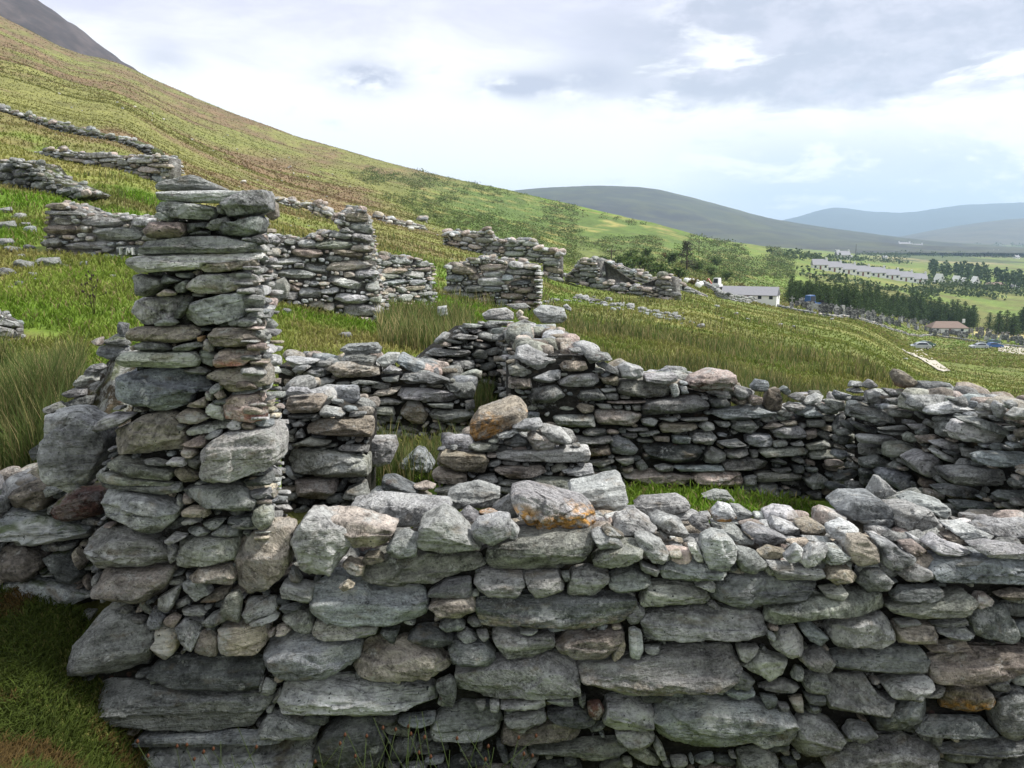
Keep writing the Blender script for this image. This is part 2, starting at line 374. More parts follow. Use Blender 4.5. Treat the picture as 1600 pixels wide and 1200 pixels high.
# ------------------------------------------------------------------ traced stone outlines (photo coordinates, put on the wall planes below)
GABLE = '''
l 240,298 340,296 372,298 345,317 300,316 243,312
l 343,307 352,298 410,296 415,304 414,328 392,335 350,340 343,326
g 238,324 246,314 270,313 326,322 328,334 320,344 268,340 240,332
g 332,320 344,319 344,335 334,332
l 239,338 246,330 255,333 262,332 268,335 260,347
p+t 223,358 232,346 262,347 280,347 285,362 278,371 228,372
g 285,349 300,348 305,359 289,364
d 300,348 318,347 317,356 304,356
g 286,368 298,361 318,360 316,367
g 316,356 326,344 346,337 350,345 340,358 326,361
g 336,357 344,346 366,347 384,338 400,336 406,345 404,362 380,372 340,369
d 380,374 404,366 416,380 398,384
l 213,392 226,376 280,370 340,369 370,376 396,380 394,391 372,396 312,396 214,399
t 313,395 330,384 392,384 395,391 380,394 320,398
w 199,403 206,401 312,395 396,393 402,402 372,405 314,414 308,421 208,427 199,412
t 310,420 324,412 394,405 400,414 388,419 340,426 318,426
g 197,432 205,428 245,437 252,448 222,465 210,463
g 248,429 278,439 258,445 250,443
d 266,428 290,427 290,436 272,435
g 267,447 286,438 288,446 282,458 272,457
l+t 285,448 308,429 344,428 376,422 392,429 398,443 378,450 340,461 300,460
k 242,461 254,452 270,458 267,463 246,464
g 376,454 404,452 407,478 392,476
l 197,474 208,468 282,462 272,478 262,496 248,510 204,512 198,496
g 264,498 282,470 292,464 288,482 272,500
l 280,490 292,474 340,462 386,456 392,462 391,484 372,498 340,506 300,512 284,504 279,496
g 236,507 248,500 262,497 271,506 264,510 238,511
g 352,505 366,496 396,498 402,506 398,511 356,511
k+t 194,526 199,514 288,511 306,520 300,532 268,539 208,537 195,534
d 203,540 216,536 250,538 264,549 206,551
g 267,544 280,539 306,535 314,541 288,551 268,551
k 314,532 326,537 327,551 317,547
o 304,528 312,527 311,535 304,535
k 323,522 330,514 392,511 402,538 390,543 332,544 324,536
e 181,563 187,553 296,552 306,564 300,576 268,578 192,576 182,570
g 302,553 310,546 332,560 334,570 322,577 304,566
p+r 333,554 342,548 392,546 398,556 380,572 334,578
d 280,582 304,575 318,584 310,590 286,587
k+t 312,596 326,582 352,578 400,572 410,584 412,606 376,614 348,618 340,604
b 169,612 180,588 224,578 276,580 312,596 319,608 292,620 288,638 252,647 212,644 178,628
l 322,610 332,602 342,604 340,612 328,620
k 314,614 325,618 324,630 316,628
p 332,618 340,612 347,624 338,626
d 324,630 348,626 348,636 330,637
k 289,635 314,622 316,640 300,643 284,641
w 314,642 322,634 338,638 344,648 342,663 322,658
p+r 342,638 350,620 398,618 404,640 404,662 378,662 346,658
k 266,654 280,645 298,645 320,658 300,668 276,663
g 270,664 282,671 278,676
e 282,682 288,674 348,661 352,672 300,684 283,687
l 348,670 358,658 370,660 372,674 352,676
t 372,664 392,670 390,677 374,676
l 316,686 328,676 340,676 338,684 322,690
p 279,698 312,681 318,692 314,703 284,702
k 161,680 196,664 214,652 240,646 262,650 278,672 280,700 270,714 240,713 220,718 178,718 166,694
k 279,704 300,706 303,714 290,720 282,716
g 286,722 304,715 311,722 302,737 288,732
l 256,726 262,720 284,720 287,730 264,734
t 262,744 270,736 284,732 307,752 292,761 276,758
e 165,724 180,720 224,732 262,740 260,754 172,742
e 150,748 156,741 210,750 264,759 258,765 198,759 157,756
g 153,756 210,762 274,760 275,772 240,778 200,770 158,764
l 139,752 150,738 166,726 154,744 150,758 143,763
g 216,724 234,722 254,728 252,735 230,732
l 147,822 158,770 178,767 230,782 272,796 270,814 256,826 238,842 212,841 176,830
d 374,758 416,746 420,760 412,766 380,768
g 278,770 300,766 348,763 368,764 394,788 388,804 368,803 318,794 288,782
l 385,774 414,771 416,778 404,786 392,788
k 279,774 290,784 298,790 282,792
g 268,778 280,792 278,798 270,788
t 280,802 292,796 320,798 322,810 308,814 284,810
g 279,820 294,814 308,820 286,825
g 309,824 328,818 344,820 330,836 322,838
d 285,834 306,828 320,840 312,844
d 322,842 340,828 362,830 366,848 334,847
d 348,818 388,812 396,834 384,832 352,828
e 388,816 394,800 408,792 420,800 422,816 416,828 404,832 392,826
g 254,848 266,838 288,841 262,855
g 120,852 148,834 190,834 230,848 258,864 256,886 236,894 186,900 144,890 132,880
g 254,853 270,862 272,878 262,885
k 136,946 144,904 152,900 258,892 262,900 242,940 220,946 194,952 170,948
e 269,853 276,850 330,847 362,850 360,884 300,894 273,896 271,870
k 290,908 308,893 352,891 362,906 358,921 328,919 296,912
g 276,920 306,911 314,924 322,936 300,948 288,938
t+o 304,950 322,936 340,930 349,928 344,948 312,955
g 242,940 258,930 276,920 266,952 254,964 243,956
g 266,950 284,941 291,948 268,958
e 343,954 352,934 368,928 374,940 370,978 350,970 342,964
g 310,980 324,968 342,960 349,976 326,989 312,987
g 372,978 378,948 420,946 426,960 392,972 378,982
l 384,978 420,964 430,972 410,980 392,986
l 276,960 306,958 315,966 306,976 284,970
l 270,986 282,974 308,978 306,1000 294,1024 278,1006
k 250,974 264,966 276,972 270,984 256,984
b 224,980 232,956 250,974 244,988 228,990
'''
TAIL = '''
t 1,786 12,770 40,758 68,758 74,774 60,802 6,804
l 50,776 66,764 80,762 90,772 58,785 52,782
m 74,804 88,784 100,774 144,774 153,786 150,810 100,820 76,812
g 62,800 80,790 76,802 66,812
b -8,808 30,808 60,810 90,820 128,832 124,848 112,856 52,860 26,846 -8,848
k -12,862 24,862 56,876 54,894 36,910 0,918 -12,916
d 57,878 70,873 96,874 112,888 122,906 112,919 88,920 64,906 58,888
k 108,868 114,860 128,884 120,896 114,884
b -12,924 40,916 80,922 134,938 110,950 88,956 40,966 -12,966
g 98,980 120,964 138,964 134,974 112,992 100,996
d -10,1006 12,1002 20,1012 8,1028 -10,1030
d 42,706 56,696 60,700 57,720 48,722
d -60,790 -8,782 -4,806 -56,812
g -90,815 -14,812 -16,850 -86,856
g -80,860 -18,860 -20,910 -84,914
'''
SLOPE = '''
b 146,558 152,542 170,538 192,546 192,562 170,568
g 152,538 176,522 190,530 194,542 166,542
l 126,586 136,572 152,570 158,576 142,588
g 110,602 122,588 142,586 144,598 120,608
l 92,616 110,608 128,610 126,620 100,624
g 96,632 116,622 138,622 136,634 100,640
g 62,640 84,630 94,640 74,650
d 180,504 196,506 194,524 184,522
k 140,534 156,526 154,542
d 140,652 152,644 168,648 150,658
'''
FRONT = '''
k 356,888 364,852 388,838 416,828 448,834 446,850 446,880 440,902 408,932 384,937 370,926 358,902
g 434,974 460,958 478,966 487,992 478,1000 458,990
g 434,924 440,915 486,922 485,947 438,943
d 434,954 470,948 460,958 440,964
g 448,906 452,890 470,914 456,916
g 104,1046 106,1014 130,984 160,968 182,969 224,990 234,1000 226,1026 216,1060 200,1058 166,1066 132,1060 106,1058
d 218,1074 236,1046 262,1034 316,1034 396,1038 402,1048 400,1088 340,1088 296,1090
c 229,1018 240,1004 238,986 250,979 270,986 272,1004 268,1026 246,1042 234,1034
k 300,1018 306,992 328,991 334,1006 334,1030 316,1033 302,1026
c 334,1012 336,988 404,982 414,992 408,1018 392,1035 352,1034 336,1020
k 414,994 424,990 426,998 416,1000
k 426,988 440,984 450,992 440,1000 428,998
g 104,1110 106,1078 216,1080 300,1092 404,1094 420,1098 384,1146 296,1150 216,1148 130,1142 108,1124
t 126,1152 208,1154 200,1161 132,1160
b 206,1168 220,1154 360,1152 404,1154 434,1164 400,1168 300,1168 212,1170
l 220,1186 244,1174 400,1168 480,1170 484,1196 480,1225 224,1225
b 406,1048 410,1010 414,1002 488,1002 494,1010 558,1014 558,1032 540,1060 488,1072 452,1074 424,1060 408,1058
k 548,1052 560,1036 564,1018 588,1008 612,1012 628,1006 680,1028 700,1044 702,1050 676,1066 586,1072 554,1062
e 486,994 490,978 586,986 584,998 566,1008 494,1010
d 590,998 596,991 622,990 614,1014
g 398,1090 406,1066 408,1078 402,1092
g 406,1090 410,1068 428,1074 426,1086 412,1094
g 420,1106 430,1086 436,1092 426,1109
l 430,1106 440,1078 540,1068 572,1074 672,1082 676,1112 646,1126 580,1126 544,1127 444,1130
g 402,1144 414,1128 440,1130 494,1148 492,1156 482,1166 450,1161 408,1157
d 488,1178 504,1154 540,1136 580,1136 596,1160 594,1225 488,1225
g 580,1130 620,1136 616,1143 588,1146
b 620,1132 678,1126 678,1138 636,1144
k 470,815 540,812 580,824 614,834 596,864 548,868 540,840 500,836
g 602,860 614,844 632,837 652,844 648,874 610,876
t 532,888 540,880 568,888 564,906 544,900
e 564,908 570,888 606,876 744,874 757,890 720,908 676,924 606,930 572,926
b 484,962 487,920 520,912 566,914 572,928 656,928 664,954 662,970 624,978 552,984 500,980
d 667,936 694,918 734,914 736,938 670,942
k 669,952 700,942 736,936 742,950 740,962 718,972 688,968
l 685,984 712,974 726,986 718,997 698,998
e 760,890 764,864 796,854 860,846 926,840 930,856 916,880 912,890 894,898 784,903 768,900
e 928,884 944,868 980,857 1004,860 1005,876 976,894 956,900 932,896
g 994,844 1018,844 1040,856 1050,878 1036,890 1020,882 1004,864
g 1002,882 1034,896 1028,906 1004,896
g 740,918 750,902 816,906 820,918 806,938 752,934
g 818,906 830,902 872,902 882,914 880,936 840,938 828,926
g 878,902 890,900 892,910 884,914
g 888,938 892,912 896,902 920,896 954,906 954,914 934,940
g 953,924 958,910 996,896 1020,910 1018,922 976,938
d+t 744,952 752,942 832,939 992,941 994,950 972,980 964,983 892,990 852,987 804,990 754,986 748,970
g 980,974 998,952 1012,962 1000,982 988,984
l 712,1000 728,993 746,1006 734,1017
g 728,978 742,972 752,984 742,990
g 742,994 760,993 764,1004 756,1009
d 700,1020 708,1008 756,1012 774,1032 768,1044 740,1045 706,1038
d 636,1002 650,990 680,988 706,1004 704,1012 680,1016
l 768,1002 778,996 804,999 824,1002 856,996 868,1010 860,1024 828,1041 794,1036 778,1020
l 812,994 842,991 824,1001
k 870,1016 890,1002 946,996 976,994 976,1006 960,1024 948,1032 880,1030
t 958,1034 966,1016 976,1005 980,1014 970,1034 960,1038
l 984,990 992,986 1004,992 1006,1018 998,1032 986,1030
l 713,1056 768,1042 860,1036 896,1039 903,1064 904,1090 860,1094 744,1103 716,1100
g 680,1072 702,1062 712,1068 712,1096 706,1108 690,1098
g+t 908,1052 914,1046 980,1038 1048,1022 1148,1024 1158,1050 1146,1072 1100,1090 1016,1097 960,1096 920,1090 912,1070
l 782,1108 786,1102 850,1097 852,1108 800,1121 788,1120
l 854,1102 896,1098 896,1110 880,1113
g 742,1108 758,1107 757,1116 743,1116
g 764,1106 780,1104 781,1116 768,1118
g 670,1150 680,1132 720,1114 760,1118 778,1124 786,1146 764,1172 720,1176 680,1176
g 788,1130 848,1118 854,1130 820,1146 798,1148
d 856,1126 892,1116 918,1122 934,1140 916,1148 864,1134
m 918,1106 938,1102 946,1116 936,1130 920,1118
g 906,1098 918,1098 914,1114 906,1110
g 942,1134 952,1108 984,1102 1024,1122 1022,1142 990,1148 948,1147
k 784,1172 790,1152 820,1150 860,1140 880,1142 910,1158 904,1166 830,1175 800,1177
e 828,1182 920,1172 976,1170 982,1180 940,1192 844,1194
g 800,1186 820,1178 828,1192 812,1194
l 964,1152 1000,1150 1026,1160 1020,1180 996,1180 968,1166
l 1024,1176 1030,1166 1040,1180 1046,1200 1036,1200
g 1006,978 1012,970 1040,961 1112,958 1180,966 1198,974 1202,1000 1194,1015 1132,1017 1076,1018 1016,1004
g 1008,1018 1036,1016 1030,1024 1014,1029
e 1004,948 1018,922 1060,922 1108,930 1114,946 1108,953 1010,954
g 1090,922 1116,913 1124,922 1118,932
g 1108,950 1120,946 1131,958 1116,957
d 1116,942 1130,914 1170,901 1206,904 1236,914 1288,920 1276,932 1268,944 1216,954 1196,963 1160,956
d 1034,898 1060,876 1106,886 1146,892 1130,906 1092,916 1040,912
g 1154,880 1158,866 1190,874 1206,892 1198,900 1162,898
g 1206,886 1230,888 1288,892 1292,904 1284,910 1220,911
e 1206,984 1212,964 1264,946 1320,936 1384,934 1391,960 1340,968 1280,978 1224,990
g 1212,1018 1226,998 1250,989 1262,1006 1260,1024 1242,1037
b 1258,990 1274,983 1302,1006 1296,1021 1268,1006
l 1202,992 1216,998 1210,1005 1203,1002
g 1158,1022 1192,1022 1192,1030 1164,1047
e 1166,1052 1196,1032 1240,1044 1242,1058 1206,1075 1182,1062
g 1253,1036 1260,1028 1290,1023 1306,1034 1302,1050 1274,1056
g 1148,1074 1162,1060 1186,1076 1178,1088 1152,1084
g 1242,1068 1250,1051 1262,1054 1256,1072
g 1192,1086 1236,1076 1256,1084 1220,1096
d 1192,1094 1220,1098 1212,1112 1202,1116
g 1216,1108 1238,1110 1232,1118
b 1134,1090 1186,1092 1182,1100 1164,1108
b 1025,1128 1052,1108 1092,1100 1128,1106 1186,1110 1234,1120 1254,1146 1252,1168 1218,1182 1170,1186 1112,1190 1056,1192 1040,1176
g 1244,1182 1256,1144 1264,1134 1282,1134 1308,1144 1324,1160 1312,1178 1280,1190 1258,1194
g 1160,1192 1200,1186 1220,1196 1210,1225 1160,1225
t 1240,1104 1262,1100 1260,1122 1250,1124
g 1262,1068 1282,1062 1300,1064 1305,1080 1296,1094 1266,1090
d 1264,1096 1296,1098 1294,1112 1272,1112
g 1302,998 1310,986 1388,967 1398,976 1404,998 1398,1014 1380,1019 1314,1018
g 1408,978 1440,974 1446,981 1410,984
k 1410,988 1420,983 1466,983 1471,1000 1468,1014 1444,1019 1414,1018
g 1460,980 1516,972 1518,980 1488,988
l 1472,992 1516,986 1531,998 1514,1007 1496,1008
t 1458,1022 1466,1018 1520,1011 1525,1020 1470,1031
d 1524,972 1548,954 1580,952 1598,996 1596,1012 1576,1012 1530,1000
d 1306,1042 1314,1034 1376,1022 1448,1024 1462,1044 1456,1058 1422,1063 1360,1066 1322,1060
k 1466,1048 1472,1040 1528,1022 1620,1022 1650,1040 1620,1058 1528,1072 1478,1080 1466,1072
g 1298,1096 1306,1070 1366,1069 1376,1090 1408,1108 1392,1126 1356,1136 1316,1136 1306,1120
g 1388,1080 1416,1070 1446,1062 1462,1068 1462,1090 1416,1102 1396,1092
g 1450,1096 1488,1084 1482,1094 1460,1100
d 1378,1150 1386,1132 1436,1102 1462,1102 1458,1122 1432,1148 1402,1160 1382,1157
t+O 1484,1096 1498,1082 1530,1076 1554,1088 1567,1108 1554,1128 1520,1130 1488,1126
g 1552,1078 1580,1068 1586,1080 1582,1090 1562,1088
g 1562,1130 1570,1098 1592,1090 1618,1094 1624,1130 1610,1162 1590,1162 1568,1152
d 1436,1148 1450,1134 1546,1134 1560,1150 1558,1160 1516,1160 1460,1154
g 1326,1156 1336,1140 1366,1142 1374,1154 1350,1169
g 1292,1192 1340,1172 1420,1162 1472,1182 1464,1200 1300,1212
d 1476,1182 1530,1170 1620,1168 1640,1180 1530,1192
b 1458,888 1480,883 1540,880 1640,882 1660,904 1612,922 1490,924 1472,912
t 1292,906 1302,892 1332,891 1344,904 1338,916 1312,920
d 1346,918 1360,896 1384,896 1404,916 1392,926 1364,934
e 1288,928 1324,924 1330,934 1316,944 1300,942
d 1400,936 1416,924 1474,922 1480,934 1456,944 1402,942
e 1394,954 1424,946 1472,942 1518,932 1530,944 1520,962 1490,972 1440,972 1400,962
k 1530,952 1538,936 1552,936 1562,948 1538,959
t 1562,934 1592,926 1620,930 1620,942 1576,942
l 1412,908 1440,888 1466,900 1476,920 1448,922 1428,918
'''
FRONT_TOP = '''
l 706,820 730,800 752,814 740,824 728,832 710,824
g 698,780 710,772 746,765 780,776 778,790 768,798 738,797 704,805 700,796
o 748,806 764,802 786,806 760,812
l 734,836 746,820 780,812 796,814 798,840 766,858 742,850
l 768,800 796,782 802,800 812,820 796,812
l 796,816 812,832 806,846 796,846
c 884,784 900,783 918,794 900,793
g 926,842 938,836 966,844 976,860 940,866
g 962,828 966,815 1000,809 1020,822 1028,830 1020,842 984,844 960,836
t 942,834 952,828 978,844 972,850
l 946,812 968,806 972,814 954,818
p 948,824 958,816 960,826
l 1018,818 1034,810 1068,822 1080,840 1068,850 1046,846 1030,828
g 1080,822 1090,812 1110,816 1114,834 1102,838
l 1046,808 1088,804 1096,808 1082,820 1056,816
g 1114,820 1146,820 1160,832 1120,834
g 1148,796 1164,798 1182,810 1180,818 1154,818
l 1096,808 1112,806 1114,814 1100,816
w 1182,806 1198,806 1198,818 1184,820
k 1158,822 1180,817 1198,822 1194,830 1164,828
l 1198,804 1216,796 1244,800 1252,814 1244,820 1220,820 1200,822
l 1208,824 1214,814 1254,828 1254,844 1238,844 1212,834
c 1248,822 1272,816 1298,832 1292,842 1260,842
w 1166,834 1182,827 1218,840 1236,848 1228,858 1204,856
g 1132,836 1160,834 1184,856 1168,862 1146,846
t 1188,870 1206,860 1232,866 1228,874 1200,879
l 1230,876 1250,856 1260,864 1252,878 1240,887
c 1234,852 1268,849 1270,858 1258,862
l 1252,882 1276,858 1300,858 1290,878 1264,892
l 1256,844 1300,846 1304,852 1288,854
w 1026,826 1046,842 1040,846
w 1078,858 1094,856 1104,886 1090,882
c 1048,872 1066,866 1070,876 1054,878
g 1394,788 1446,771 1450,776 1402,794
g 1422,792 1446,783 1488,794 1498,808 1488,824 1472,808
p 1280,802 1292,798 1324,808 1322,818 1300,828 1278,820
l 1302,830 1326,820 1350,832 1352,844 1326,860 1304,844
k 1328,860 1336,846 1360,845 1382,864 1380,884 1346,888 1332,876
g 1288,878 1296,862 1316,860 1336,878 1328,887 1296,888
l 1370,846 1388,852 1408,860 1444,884 1432,890 1400,902 1388,888 1392,868
l 1362,838 1376,838 1388,848 1378,851
l 1456,858 1476,844 1496,860 1530,868 1520,874 1480,876
k 1480,842 1500,838 1522,856 1496,856
l 1484,826 1518,824 1560,842 1526,854 1508,846
l 1532,828 1570,822 1625,820 1640,846 1566,848
l 1526,858 1556,854 1620,864 1640,880 1550,874
p 1416,856 1440,854 1458,868 1444,880 1428,872
l 1388,844 1400,836 1428,846 1408,852
l 1424,838 1452,852 1446,858 1432,850
g 1500,890 1520,880 1560,884 1540,892
'''
# loose stones that could be lifted off: (label, distance Y, outline)
LOOSE = [
 ('dark grey peaked capstone crowning the tall gable stump', 3.62, 'g 243,290 250,282 288,271 300,274 348,296 300,298 244,297'),
 ('dark reddish stone jutting from the top right of the gable stump', 4.0, 'k 412,318 420,312 430,318 432,338 422,344 414,336'),
 ('big pale grey slab standing on end at the left foot of the gable stump', 3.62, 'l 57,720 62,680 66,660 58,654 84,649 108,649 144,668 155,690 148,724 128,760 98,773 74,760 59,740'),
 ('thin pale flake lying between the upright slab and the gable', 3.5, 'l 143,675 150,660 164,650 202,650 180,668 146,678'),
 ('large whitish banded slab tilted out of the gable stump', 3.44, 'w 307,710 320,696 344,680 396,674 418,673 428,692 426,728 410,742 352,760 326,762 308,748 314,726'),
 ('speckled blue grey boulder leaning on the front wall beside the gable', 3.46, 'l 446,858 458,834 474,814 490,812 536,832 546,852 532,880 510,910 476,911 452,880'),
 ('long streaky slab lying flat on the front wall below the brown blocks', 3.85, 'l 548,792 588,783 698,792 702,800 650,825 616,826 566,818 550,806'),
 ('wedge shaped pale boulder with two brown lichen spots on the front wall', 3.5, 'l 650,858 654,828 690,810 708,820 728,840 750,866 736,872 672,872 652,862'),
 ('small yellowish quartz stone wedged above the long greenish slab', 3.52, 'c 564,880 570,870 590,868 600,878 572,886'),
 ('tiny cream pebble lying on the flat top of a blue grey block', 3.42, 'c 528,920 540,912 552,919 536,928'),
 ('big pale boulder with a bright orange stained underside', 3.62, 'l+O 800,782 808,776 828,774 880,788 912,794 930,810 932,834 916,838 844,838 822,826 804,798'),
 ('angular whitish boulder just right of the orange stained boulder', 3.95, 'l 892,776 896,768 930,762 968,752 976,758 982,790 962,804 936,808 912,792'),
 ('flat pale block on the back edge of the front wall beside the grass', 4.0, 'w 995,794 1008,785 1064,782 1078,790 1076,800 1044,808 1018,811'),
 ('white quartz lump with an orange heart on the front wall', 3.98, 'w+O 1114,806 1128,791 1146,796 1152,810 1138,820 1118,816'),
 ('round pale stone perched above the jagged dark slab of the front wall', 3.5, 'l 1100,862 1102,846 1120,838 1140,841 1154,858 1152,884 1132,894 1110,890 1102,876'),
 ('white triangular stone pointing up at the far right corner of the room', 4.3, 'w 1364,776 1378,750 1386,752 1408,778 1392,786 1370,782'),
 ('large blue grey boulder below the white triangular stone', 3.98, 'b 1314,800 1336,784 1380,783 1400,798 1406,816 1386,839 1360,830 1328,810'),
 ('smooth pale boulder with a dark hollow right of the blue grey boulder', 3.95, 'l 1400,798 1436,796 1460,802 1480,826 1472,832 1436,838 1408,830 1404,818'),
 ('pinkish orange pointed stone standing on top of the right hand wall', 5.9, 't+o 1402,588 1408,580 1418,582 1442,604 1438,613 1410,607'),
 ('dark flat stone beside the pinkish pointed stone', 5.8, 'd 1440,610 1446,599 1486,601 1491,616 1488,622 1466,621'),
 ('rust brown oblong block tilted on the inner wall', 5.1, 't+O 734,670 748,648 800,630 812,634 824,648 820,658 760,688 738,695'),
 ('pale peaked stone in the grass of the inner doorway', 5.6, 'b 620,732 650,706 660,708 676,730 672,742 640,736'),
 ('pale squarish block leaning on the right end of the brown inner pier', 5.2, 'l 572,696 580,688 614,687 618,704 608,726 590,732 576,730'),
 ('upper grey slab of two stacked on the middle cross wall', 7.2, 'l 531,546 540,540 586,538 592,546 590,554 540,560'),
 ('lower grey slab under another on the middle cross wall', 7.1, 'g 536,558 560,554 584,560 582,574 564,576 540,566'),
 ('tilted dark grey block at the right top of the middle cross wall', 7.1, 'b 616,564 626,554 660,570 662,578 652,587 626,572'),
 ('rounded pale stone leaning left of the tilted dark grey block', 7.1, 'l 586,564 604,553 622,554 620,566 600,578'),
 ('big pale boulder on the far end of the grassy spur wall', 9.2, 'l 834,488 846,479 862,480 882,484 886,500 880,506 848,506'),
 ('top pebble of a little cairn beside a big pale boulder', 9.05, 'c 806,490 812,484 818,488 816,496 808,497'),
 ('rust tinged block with brown spots on top of the long room wall', 6.45, 'p+m 1078,604 1086,592 1116,580 1150,586 1152,596 1148,616 1110,617 1084,612'),
 ('upright tan stone standing in a gap of the long room wall', 6.55, 't 1195,634 1202,610 1218,608 1224,626 1224,640 1212,644 1200,640'),
 ('low grey rock lying in the grass inside the room', 6.05, 'l 1100,778 1120,770 1140,772 1152,788 1138,786 1112,784'),
 ('squat pale rock standing in the rushes beside the far doorway', 15.5, 'l 683,480 697,478 699,494 684,495'),
 ('pale mossy block sticking out behind the gable stump', 6.5, 'e+d 426,440 440,434 449,448 446,466 430,474 424,460'),
 ('small grey rock in the rushes below the far ruins', 21, 'l 880,478 886,475 893,482 892,487 884,484'),
]
LONG = '''
k 796,592 830,592 832,608 814,610 796,608
e 796,576 810,568 834,584 820,591 798,588
l 808,564 812,548 828,544 876,564 876,576 842,582 828,574
c 876,572 884,564 916,566 920,578 912,582 880,582
l 834,592 860,580 878,578 876,594 840,604
l 873,598 892,588 936,584 938,598 928,608 880,609
g 828,622 834,608 872,602 884,620 866,632 830,632
g 914,554 920,550 954,554 958,564 936,564 924,571
g 890,546 908,544 910,552 896,553
l 934,572 948,568 968,580 970,590 950,580
t 940,592 966,588 970,596 966,605 946,602
l 970,576 980,568 1006,576 1008,590 1000,595 974,592
l 1009,586 1056,584 1060,596 1044,602 1010,597
e 968,610 976,598 1008,596 1044,599 1050,612 1048,621 1012,624 972,618
l 1048,604 1060,601 1065,618 1054,622
b 1064,604 1074,604 1078,616 1068,618
g 904,622 910,612 938,610 950,626 932,629 908,628
g 940,610 964,608 966,614 946,615
g 946,618 968,616 970,626 952,627
p 950,629 1010,628 1006,632 960,633
t 902,638 908,632 930,636 930,644 914,649
g 932,633 956,634 958,641 940,640
g 960,636 976,636 974,641 962,641
g 990,636 1004,635 1003,644 992,643
g 978,635 986,635 987,642 980,642
g 1006,640 1012,630 1040,626 1092,620 1108,630 1112,644 1090,649 1010,653
g 866,654 870,651 928,650 930,668 872,668
k 931,652 934,643 966,641 1004,648 1002,658 986,668 938,667
b 1114,648 1120,642 1164,638 1184,636 1216,648 1196,655 1136,658
d 1112,626 1136,624 1142,634 1128,641 1116,638
g 1122,618 1146,618 1146,625 1128,626
g 1148,614 1154,606 1168,612 1170,622 1158,626
g 1004,658 1020,655 1030,658 1022,668 1008,668
g 1032,656 1056,653 1062,658 1050,661
g 1064,656 1108,654 1106,659 1076,661
t 1033,668 1040,662 1090,664 1092,672 1060,676 1038,678
g 1094,668 1104,660 1118,664 1118,672 1104,675
g 1120,661 1146,662 1140,671 1128,669
g 1146,670 1154,660 1180,659 1190,672 1178,680 1156,676
g 912,678 922,671 948,673 948,682 916,683
g 980,672 1014,671 1016,677 986,676
g 1000,680 1032,675 1032,680 1006,685
g 972,680 996,678 998,684 984,688
g 892,684 922,684 956,684 958,692 930,698 896,696
b 956,692 964,682 984,688 999,704 992,713 960,713
t+o 920,710 926,702 954,698 956,712 924,718
b 1052,682 1080,684 1078,694 1054,694
g 1083,688 1088,678 1116,676 1124,686 1116,698 1086,693
k 1022,684 1048,684 1048,692 1026,690
d 1006,696 1052,694 1094,698 1104,712 1090,723 1064,726 1020,720
g 1123,692 1156,688 1168,698 1140,701
g 1104,712 1116,701 1138,710 1136,722 1122,728 1106,726
g 1138,708 1172,704 1172,712 1156,719 1140,718
b 1170,684 1176,681 1208,682 1208,698 1180,700 1171,694
e 1190,708 1198,701 1260,702 1262,714 1200,717
g 1176,706 1188,706 1186,718 1177,717
g 1134,728 1148,720 1184,719 1206,726 1202,736 1176,740 1138,738
b 1056,730 1130,730 1133,738 1066,739
g 1024,730 1040,727 1054,730 1052,738 1030,738
k 976,744 1016,737 1084,746 1084,758 1048,766 1012,762 982,752
p+t 1086,746 1096,740 1158,740 1164,752 1160,764 1140,766 1090,756
g 996,728 1008,722 1016,734 1000,738
g 962,718 992,716 992,726 976,730
g 922,724 958,717 960,722 936,732
g 938,736 956,731 960,738 944,740
g 942,742 960,741 958,748 944,748
t 974,736 992,732 992,740 978,742
l 1211,676 1220,669 1256,670 1264,680 1260,688 1220,688
k 1196,672 1212,662 1230,666 1208,674
c 1224,662 1248,659 1250,668 1232,668
g 1218,646 1230,641 1242,650 1224,653
g 1230,638 1240,630 1262,636 1260,642 1240,646
d 1222,612 1232,605 1240,614 1234,620
g 1240,624 1256,616 1266,624 1260,632
l 1262,634 1286,618 1296,622 1272,637
b 1176,606 1186,594 1204,597 1200,612 1180,612
p 1172,626 1176,618 1192,622 1192,634 1176,634
b 1258,648 1272,640 1292,652 1264,655
g 1264,658 1292,657 1292,668 1266,669
g 1282,638 1290,632 1312,640 1310,650 1292,649
g 1210,692 1232,690 1234,698 1212,700
l 1240,696 1258,691 1260,698 1244,700
k 1264,678 1280,672 1282,684 1266,690
e 1270,712 1276,704 1326,706 1328,718 1316,723 1272,720
e 1264,698 1296,690 1300,702 1266,704
g 1208,724 1220,718 1232,724 1228,728
g 1242,722 1254,716 1264,724 1256,728
g 1210,736 1240,734 1238,742 1216,742
d 1242,730 1260,730 1260,742 1244,741
e 1186,742 1210,741 1256,744 1256,754 1218,756 1188,758
b 1264,734 1282,734 1282,740 1266,740
w 1262,752 1284,742 1296,752 1292,766 1272,767
k 1292,730 1306,724 1324,732 1320,738 1296,738
l 1300,744 1328,740 1338,754 1328,762 1310,760
g 1183,772 1194,760 1220,760 1222,778 1192,782
l 1166,748 1184,744 1185,760 1166,760
d 1266,774 1288,770 1286,782 1274,784
g 1144,772 1168,766 1176,774 1152,777
'''
